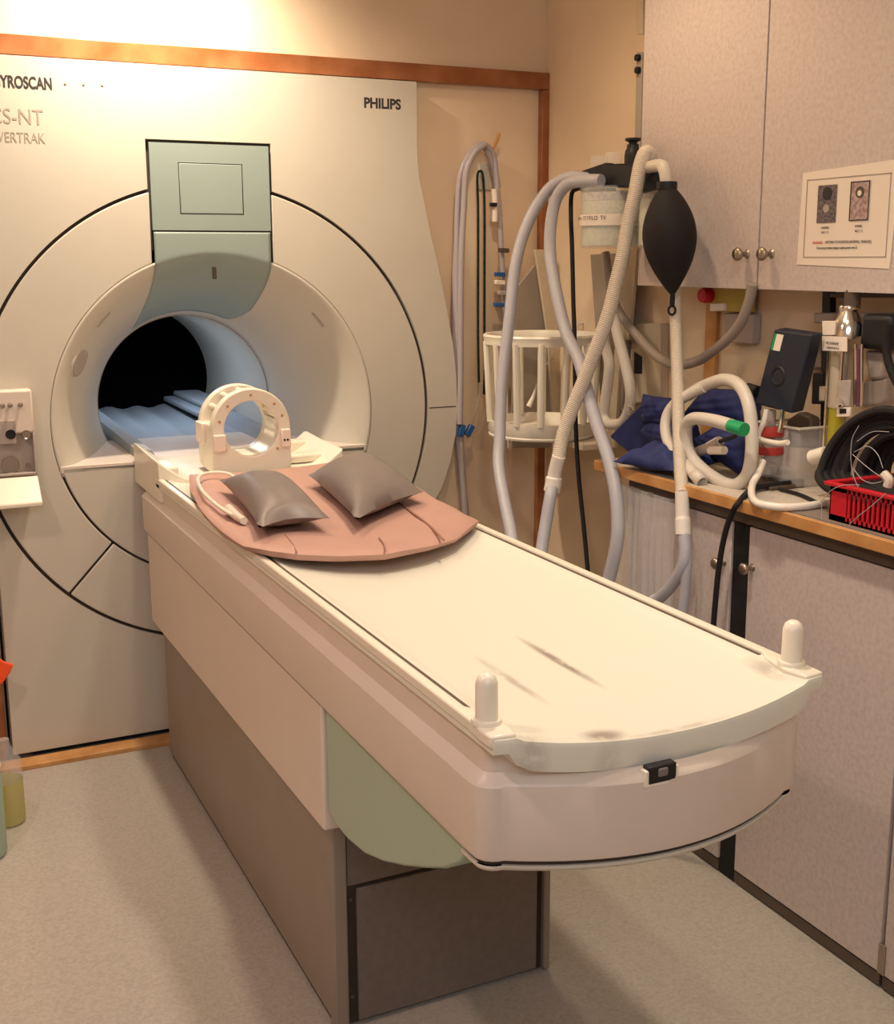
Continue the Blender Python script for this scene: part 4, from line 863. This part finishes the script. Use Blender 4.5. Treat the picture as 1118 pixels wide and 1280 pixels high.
hose('black_cable', [(1.004,-1.392,0.93),(0.9595,-1.392,0.93),(0.9021,-1.396,0.93),(0.8352,-1.415,0.93)] + [(0.755,-1.47,0.9183),(0.755,-1.446,0.8832),(0.755,-1.427,0.834),(0.755,-1.412,0.7571),(0.755,-1.404,0.6615),(0.755,-1.399,0.5649),(0.755,-1.395,0.5254),(0.755,-1.402,0.4696),(0.755,-1.422,0.4186)] + [(.74, -1.30, .35), (.73, -1.12, .06), (.70, -.98, .010), (.62, -.90, .010)], .0065, 'rubber', 'black cable running off the counter and down past base cabinet knobs', cat='cable')
hose('black_cable', [(0.9099,-1.42,0.926),(0.9071,-1.49,0.926),(0.8803,-1.574,0.926)], .004, 'rubber', 'short black lead lying flat before the clear tub', cat='cable')
# clear tub
tb = thing('clear_tub', 'clear plastic tub on the counter holding a dark brown packet', 'tub', (1.02, -1.38, ZK))
X_ = [(1,-1.274,1.031),(1,-1.409,1.049)]
bm = NB(); cx_, cy_ = 1.03, -1.355
def rsq(z, h): return [(cx_-h, cy_-h*.95, z), (cx_+h, cy_-h*.95, z), (cx_+h, cy_+h*.95, z), (cx_-h, cy_+h*.95, z)]
a_ = [bm.verts.new(p) for p in rsq(ZK, .062)]; b_ = [bm.verts.new(p) for p in rsq(1.06, .072)]
bm.faces.new(a_)
for i in range(4): bm.faces.new((a_[i], a_[(i+1) % 4], b_[(i+1) % 4], b_[i]))
obj('tub_wall', bm, 'film', tb, bevel=.008, seg=3, solid=.002)
bm = NB(); q0 = rsq(1.06, .074)
for i in range(4): tube(bm, [q0[i], q0[(i+1) % 4]], .0035, 8, 1)
obj('tub_rim', bm, 'hosew', tb)
bm = NB(); prism(bm, [(1.04,-1.285,1.059),(1.04,-1.325,1.083),(1.04,-1.368,1.075),(1.04,-1.374,1.004),(1.04,-1.299,0.993)], (.03, 0, 0)); tag(obj('brown_packet', bm, 'brownd', bevel=.006), 'dark brown packet sticking out of the clear tub', 'packet')
# red basket
rb = thing('red_basket', 'red slotted plastic basket on the counter full of black tubing', 'basket', (.87, -1.85, ZK))
bx0, bx1, by0, by1, bz0, bz1 = .795, .985, -2.10, -1.70, ZK+.002, .995
bm = NB(); box(bm, bx0, bx1, by0, by1, bz0, bz0+.004)
for (xa, xb) in ((bx0, bx0+.003), (bx1-.003, bx1)):
    box(bm, xa, xb, by0, by1, bz0, bz0+.012); box(bm, xa, xb, by0, by1, bz1-.012, bz1)
    y = by0+.008
    while y < by1-.045: box(bm, xa, xb, y, y+.0055, bz0, bz1); y += .0125
    box(bm, xa, xb, by1-.045, by1, bz0, bz1)
for (ya, yb) in ((by0, by0+.003), (by1-.003, by1)): box(bm, bx0, bx1, ya, yb, bz0, bz1)
obj('basket_wall', bm, 'red', rb)
bm = NB()
for r_ in ((bx0-.010, bx0+.004, by0, by1+.010), (bx1-.004, bx1+.01, by0, by1+.01), (bx0, bx1, by1-.004, by1+.012), (bx0, bx1, by0-.01, by0)): box(bm, *r_, bz1-.002, bz1+.006)
obj('basket_rim', bm, 'red', rb, bevel=.002)
tc_ = (0.9,-1.753,1.016)
bh = thing('coiled_tubing', 'big coil of black corrugated tubing piled in the red basket', 'tubing', (.89, -1.88, .99))
for i in range(11):
    bm = NB(); pts = []; rr = .148-.0075*i+random.uniform(-.008, .008); ph = i*.9
    for k_ in range(25):
        a = 2*PI*k_/24; pts.append((max(.822, .90+.04*math.sin(a)*(1-.1*i)+.008*math.sin(ph)+(i-5)*.009), tc_[1]-rr*math.cos(a)+.01*math.sin(ph*2), 1.005+rr*.95*math.sin(a)*(1 if math.sin(a) > 0 else .25)))
    tube(bm, pts, .0095, 10, 4); obj('coil_turn', bm, 'rubber', bh)
wt = thing('white_wires', 'tangle of thin white wires draped over the black tubing', 'wires', (.80, -1.80, 1.0))
for pts in ([(0.8,-1.76,1.12),(0.8,-1.745,1.093),(0.8,-1.744,1.058),(0.8,-1.751,1.027),(0.8,-1.766,1.003),(0.8,-1.779,0.9937)], [(0.8,-1.748,1.062),(0.8,-1.779,1.047),(0.8,-1.811,1.034),(0.8,-1.838,1.026)], [(0.8,-1.758,1.089),(0.8,-1.794,1.112),(0.8,-1.837,1.118)], [(0.8,-1.752,1.035),(0.8,-1.777,1.017),(0.8,-1.806,1.014),(0.8,-1.838,1.026)], [(0.785,-1.854,1.004),(0.785,-1.821,0.9743),(0.785,-1.782,0.9415),(0.785,-1.766,0.9256)], [(0.785,-1.692,0.9138),(0.785,-1.689,0.9529),(0.785,-1.705,0.9787),(0.785,-1.739,0.9991),(0.785,-1.787,1.009)], [(0.8,-1.752,1.067),(0.8,-1.786,1.083),(0.8,-1.813,1.071),(0.8,-1.828,1.047)]):
    bm = NB(); tube(bm, pts, .0007, 6); obj('wire', bm, 'hose', wt)
bm = NB(); tube(bm, [(0.8,-1.831,1.037),(0.8,-1.845,1.027),(0.8,-1.843,1.014)], .009, 8); obj('wire_knot', bm, 'hosec', wt)
tag(obj('grey_layer', B(.779, 1.06, -2.14, -1.55, ZK, ZK+.0015), 'tray'), 'flat dark grey layer on the counter beneath the red basket', 'mat')  # thin layer that makes the worktop dark grey around the basket
cp = thing('tube_cap', 'short ribbed cream plastic cap beside the black tubing', 'cap', (.95, -1.55, 1.0))
bm = NB(); tube(bm, [(0.92,-1.51,1.011),(0.92,-1.553,1.026)], .0165, 12, 1); obj('cap_body', bm, 'coil', cp)
tag(obj('blue_grey_hose_end', tube(NB(), [(0.93,-1.529,1.006),(0.93,-1.563,1),(0.93,-1.583,0.9895)], .008, 12), 'bluep'), 'blue-grey tube end below the cream cap', 'tube')
bm = NB(); prism(bm, [(0.96,-1.491,0.9866),(0.96,-1.532,0.9895),(0.96,-1.54,0.9552),(0.96,-1.496,0.9477)], (.03, 0, 0)); tag(obj('cream_carton', bm, 'beige', bevel=.003), 'small cream carton behind the corner of the red basket', 'carton')

# ================================================================== wall equipment under the cabinet at right
wr = thing('wall_rail', 'dark vertical rail with horizontal grey rail fixed to wall under cabinet', 'rail', (1.09, -1.35, 1.1))
bm = NB(); prism(bm, [(1.1,-1.317,1.367),(1.1,-1.343,1.367),(1.1,-1.375,0.9036),(1.1,-1.344,0.898)], (.02, 0, 0)); obj('upright', bm, 'black', wr, bevel=.002)
bm = NB(); prism(bm, [(1.09,-1.303,1.313),(1.09,-1.577,1.323),(1.09,-1.579,1.298),(1.09,-1.305,1.288)], (.03, 0, 0)); obj('crossbar', bm, 'tubeg', wr, bevel=.004)
bm = NB(); prism(bm, [(1.1,-1.344,1.349),(1.1,-1.576,1.355),(1.1,-1.575,1.365),(1.1,-1.343,1.36)], (.02, 0, 0)); obj('top_bar', bm, 'brownd', wr, bevel=.002)
bm = NB(); prism(bm, [(1.08,-1.322,1.173),(1.08,-1.354,1.176),(1.08,-1.359,1.103),(1.08,-1.323,1.099)], (.02, 0, 0)); obj('clamp_block', bm, 'black', wr, bevel=.003)
bm = NB(); prism(bm, [(1.07,-1.356,1.147),(1.07,-1.39,1.148),(1.07,-1.388,1.112),(1.07,-1.357,1.109)], (.03, 0, 0)); obj('chrome_clamp', bm, 'chrome', wr, bevel=.003)
bm = NB(); prism(bm, [(1.11,-1.261,1.259),(1.11,-1.283,1.257),(1.11,-1.294,1.181),(1.11,-1.262,1.171)], (.03, 0, 0)); obj('grey_outlet', bm, 'plate', wr, bevel=.003)
rg = thing('gas_regulator', 'chrome gas regulator with sight tube and tag on the wall rail', 'regulator', (1.03, -1.46, 1.1))
cx_, cy_, cz_ = (1.02,-1.487,1.306)
K = 1/485.
obj('chrome_body', lathe(NB(), [(0, .032), (.020, .031), (.022, .026), (.020, .018), (.030, .002), (.037, -.012), (.038, -.034), (.032, -.040), (0, -.041)], (cx_, cy_, cz_), seg=30), 'chrome', rg, smooth=40)
bm = NB(); tube(bm, [(cx_+.01, cy_, cz_+.025), (cx_+.01, cy_, cz_+.065)], .018, 18, 1); obj('inlet_cap', bm, 'brownd', rg)
tu = [(1.02,-1.473,1.235),(1.02,-1.483,1.111),(1.02,-1.491,1.025)]
bm = NB(); tube(bm, [(cx_-.0, cy_+.018, cz_-.04), (cx_-.0, cy_+.018, tu[1][2])], .019, 20, 1); obj('float_tube', bm, 'beige', rg)
bm = NB(); tube(bm, [(cx_, cy_+.018, tu[1][2]), (cx_, cy_+.018, tu[2][2]-.03)], .017, 20, 1); obj('fluid_tube', bm, 'yellowf', rg)
bm = NB(); tube(bm, [(cx_-.01, cy_+.040, cz_-.04), (cx_-.01, cy_+.040, tu[2][2]-.03)], .004, 8, 1); tube(bm, [(cx_-.015, cy_-.006, cz_-.04), (cx_-.015, cy_-.006, tu[1][2])], .004, 8, 1); obj('guard_rod', bm, 'chrome', rg)
bm = NB(); tube(bm, [(1.01,-1.533,1.246),(1.01,-1.538,1.179),(1.01,-1.543,1.122)], .010, 14, 1); obj('second_tube', bm, 'purple', rg)
bm = NB(); tube(bm, [(1,-1.554,1.258),(1,-1.56,1.181),(1,-1.563,1.125)], .0035, 8, 1); tube(bm, [(1,-1.535,1.257),(1,-1.542,1.18),(1,-1.544,1.122)], .003, 8, 1); obj('guard_rod', bm, 'chrome', rg)
bm = NB(); prism(bm, [(0.975,-1.516,1.177),(0.975,-1.551,1.182),(0.975,-1.553,1.125),(0.975,-1.518,1.121)], (.006, 0, 0)); obj('valve_plate', bm, 'plate', rg, bevel=.002)
obj('thumb_wheel', lathe(NB(), [(0, .012), (.010, .012), (.011, 0)], (0.975,-1.527,1.131), (-1, 0, 0), 20), 'chrome', rg)
bm = NB(); prism(bm, [(0.975,-1.515,1.119),(0.975,-1.556,1.123),(0.975,-1.555,1.103),(0.975,-1.517,1.098)], (.006, 0, 0)); o = obj('lower_plate', bm, 'paper', rg, bevel=.001)
bm = NB(); prism(bm, [(0.974,-1.526,1.117),(0.974,-1.545,1.119),(0.974,-1.546,1.109),(0.974,-1.527,1.106)], (.004, 0, 0)); obj('lower_plate_hole', bm, 'black', o)
bm = NB(); prism(bm, [(0.975,-1.459,1.271),(0.975,-1.534,1.273),(0.975,-1.536,1.242),(0.975,-1.462,1.239)], (.002, 0, 0)); o = obj('name_tag', bm, 'paper', rg)
text('tag_lettering', 'MULTI-INHALER', 'ink', rg, (0.9735,-1.474,1.254), .0085, XD, ZD, .62)
text('tag_lettering', 'T. FLOWMETER UNIT NO. 02', 'ink', rg, (0.9735,-1.475,1.245), .0055, XD, ZD, .55)
bm = NB(); prism(bm, [(0.98,-1.451,1.303),(0.98,-1.492,1.305),(0.98,-1.49,1.274),(0.98,-1.454,1.272)], (.004, 0, 0)); obj('scale_plate', bm, 'paper', rg, bevel=.001)
obj('black_manifold', B(cx_-.005, cx_+.06, cy_-.13, cy_-.04, cz_-.06, cz_+.015), 'black', rg, bevel=.012, seg=3)
sj = thing('suction_jar', 'grey translucent suction jar on wall rail behind the gas regulator', 'jar', (1.05, -1.52, 1.1))
bm = NB(); prism(bm, [(1.04,-1.519,1.241),(1.04,-1.575,1.241),(1.04,-1.58,1.183),(1.04,-1.539,1.176)], (.05, 0, 0)); obj('jar_top', bm, 'plate', sj, bevel=.008)
bm = NB(); prism(bm, [(1.045,-1.52,1.174),(1.045,-1.584,1.187),(1.045,-1.586,1.138),(1.045,-1.571,1.123),(1.045,-1.511,1.113)], (.045, 0, 0)); obj('jar_base', bm, 'tubeg', sj, bevel=.008)
hose('black_tube', [(1,-1.626,1.304),(1,-1.621,1.262),(1,-1.633,1.221),(1,-1.659,1.182)], .009, 'rubber', 'black tube hanging at right picture edge below the wall cabinet', cat='tube')
gb = thing('gas_outlet', 'wall outlet block with red knob and yellow body under the cabinet', 'outlet', (1.11, -.85, 1.3))
bm = NB(); prism(bm, [(1.1,-0.9031,1.366),(1.1,-1.048,1.369),(1.1,-1.053,1.303),(1.1,-0.9072,1.301)], (.03, 0, 0)); obj('outlet_body', bm, 'yellow', gb, bevel=.004)
obj('red_knob', lathe(NB(), [(0, .03), (.018, .028), (.021, .020), (.020, 0)], (1.1,-0.9012,1.343), (-1, 0, 0), 20), 'red', gb)
bm = NB(); prism(bm, [(1.09,-0.9154,1.321),(1.09,-0.9715,1.324),(1.09,-0.9727,1.306),(1.09,-0.9166,1.302)], (.012, 0, 0)); obj('label_plate', bm, 'paper', gb)
bm = NB(); prism(bm, [(1.115,-0.9418,1.298),(1.115,-1.06,1.299),(1.115,-1.059,1.223),(1.115,-0.9534,1.221)], (.028, 0, 0)); tag(obj('grey_wall_box', bm, 'plate', bevel=.004), 'flat grey box on the wall below the yellow gas outlet', 'box')

# plastic bag hanging before the first base cabinet
bm = NB(); ny_, nz_ = 60, 14; gr = []
for i in range(ny_+1):
    y = -.985-.245*i/ny_; col = []
    for j in range(nz_+1):
        z = .875-.58*j/nz_; a = .004+.007*(j/nz_)
        col.append(bm.verts.new((.775-a*math.sin(i*.33+j*.10+1.2*math.sin(i*.21))-.4*a*math.sin(i*.9+j*.2), y+.01*math.sin(j*.5)*(i/ny_), z)))
    gr.append(col)
for i in range(ny_):
    for j in range(nz_): bm.faces.new((gr[i][j], gr[i+1][j], gr[i+1][j+1], gr[i][j+1]))
tag(obj('plastic_bag', bm, 'film', smooth=80, solid=.0006), 'translucent white plastic bag hanging below the left end of counter', 'bag')

# ================================================================== bottles at the left edge
j1 = thing('water_jug', 'pale green translucent jug with white neck on floor at left edge', 'jug', (-.775, -.55, 0))
obj('jug_body', lathe(NB(), [(0, .002), (.052, .002), (.058, .012), (.058, .20), (.050, .235), (.022, .265), (.018, .275)], (-.782, -.55, 0), seg=36), 'jug', j1, smooth=50)
bm = NB(); tube(bm, [(-.795, -.55, .262), (-.765, -.55, .335), (-.745, -.555, .300), (-.738, -.56, .262), (-.733, -.56, .230)], .010, 12); obj('jug_handle', bm, 'coil', j1)
j2 = thing('yellow_bottle', 'clear bottle of yellow liquid on floor behind the green jug', 'bottle', (-.70, -.40, 0))
obj('bottle_body', lathe(NB(), [(0, .002), (.036, .002), (.040, .010), (.040, .12)], (-.703, -.39, 0), seg=30), 'yjug', j2, smooth=50)
obj('bottle_top', lathe(NB(), [(.040, .12), (.039, .17), (.014, .215), (.013, .23), (0, .23)], (-.703, -.39, 0), seg=30), 'film', j2, smooth=50)
of = thing('orange_flag', 'bright orange folded plastic sheet at the left edge above the jug', 'sheet', (-.68, -.12, .3))
bm = NB(); prism(bm, [(-0.7042,-0.1,0.376),(-0.665,-0.1,0.3396),(-0.6425,-0.1,0.3291),(-0.6548,-0.1,0.3051),(-0.6758,-0.1,0.2779),(-0.7115,-0.1,0.2768)], (0, .012, 0)); obj('sheet', bm, 'orange', of, bevel=.003)
bm = NB(); tube(bm, [(-.70, -.094, .30), (-.71, -.094, .0)], .008, 10, 1); obj('stick', bm, 'orange', of)
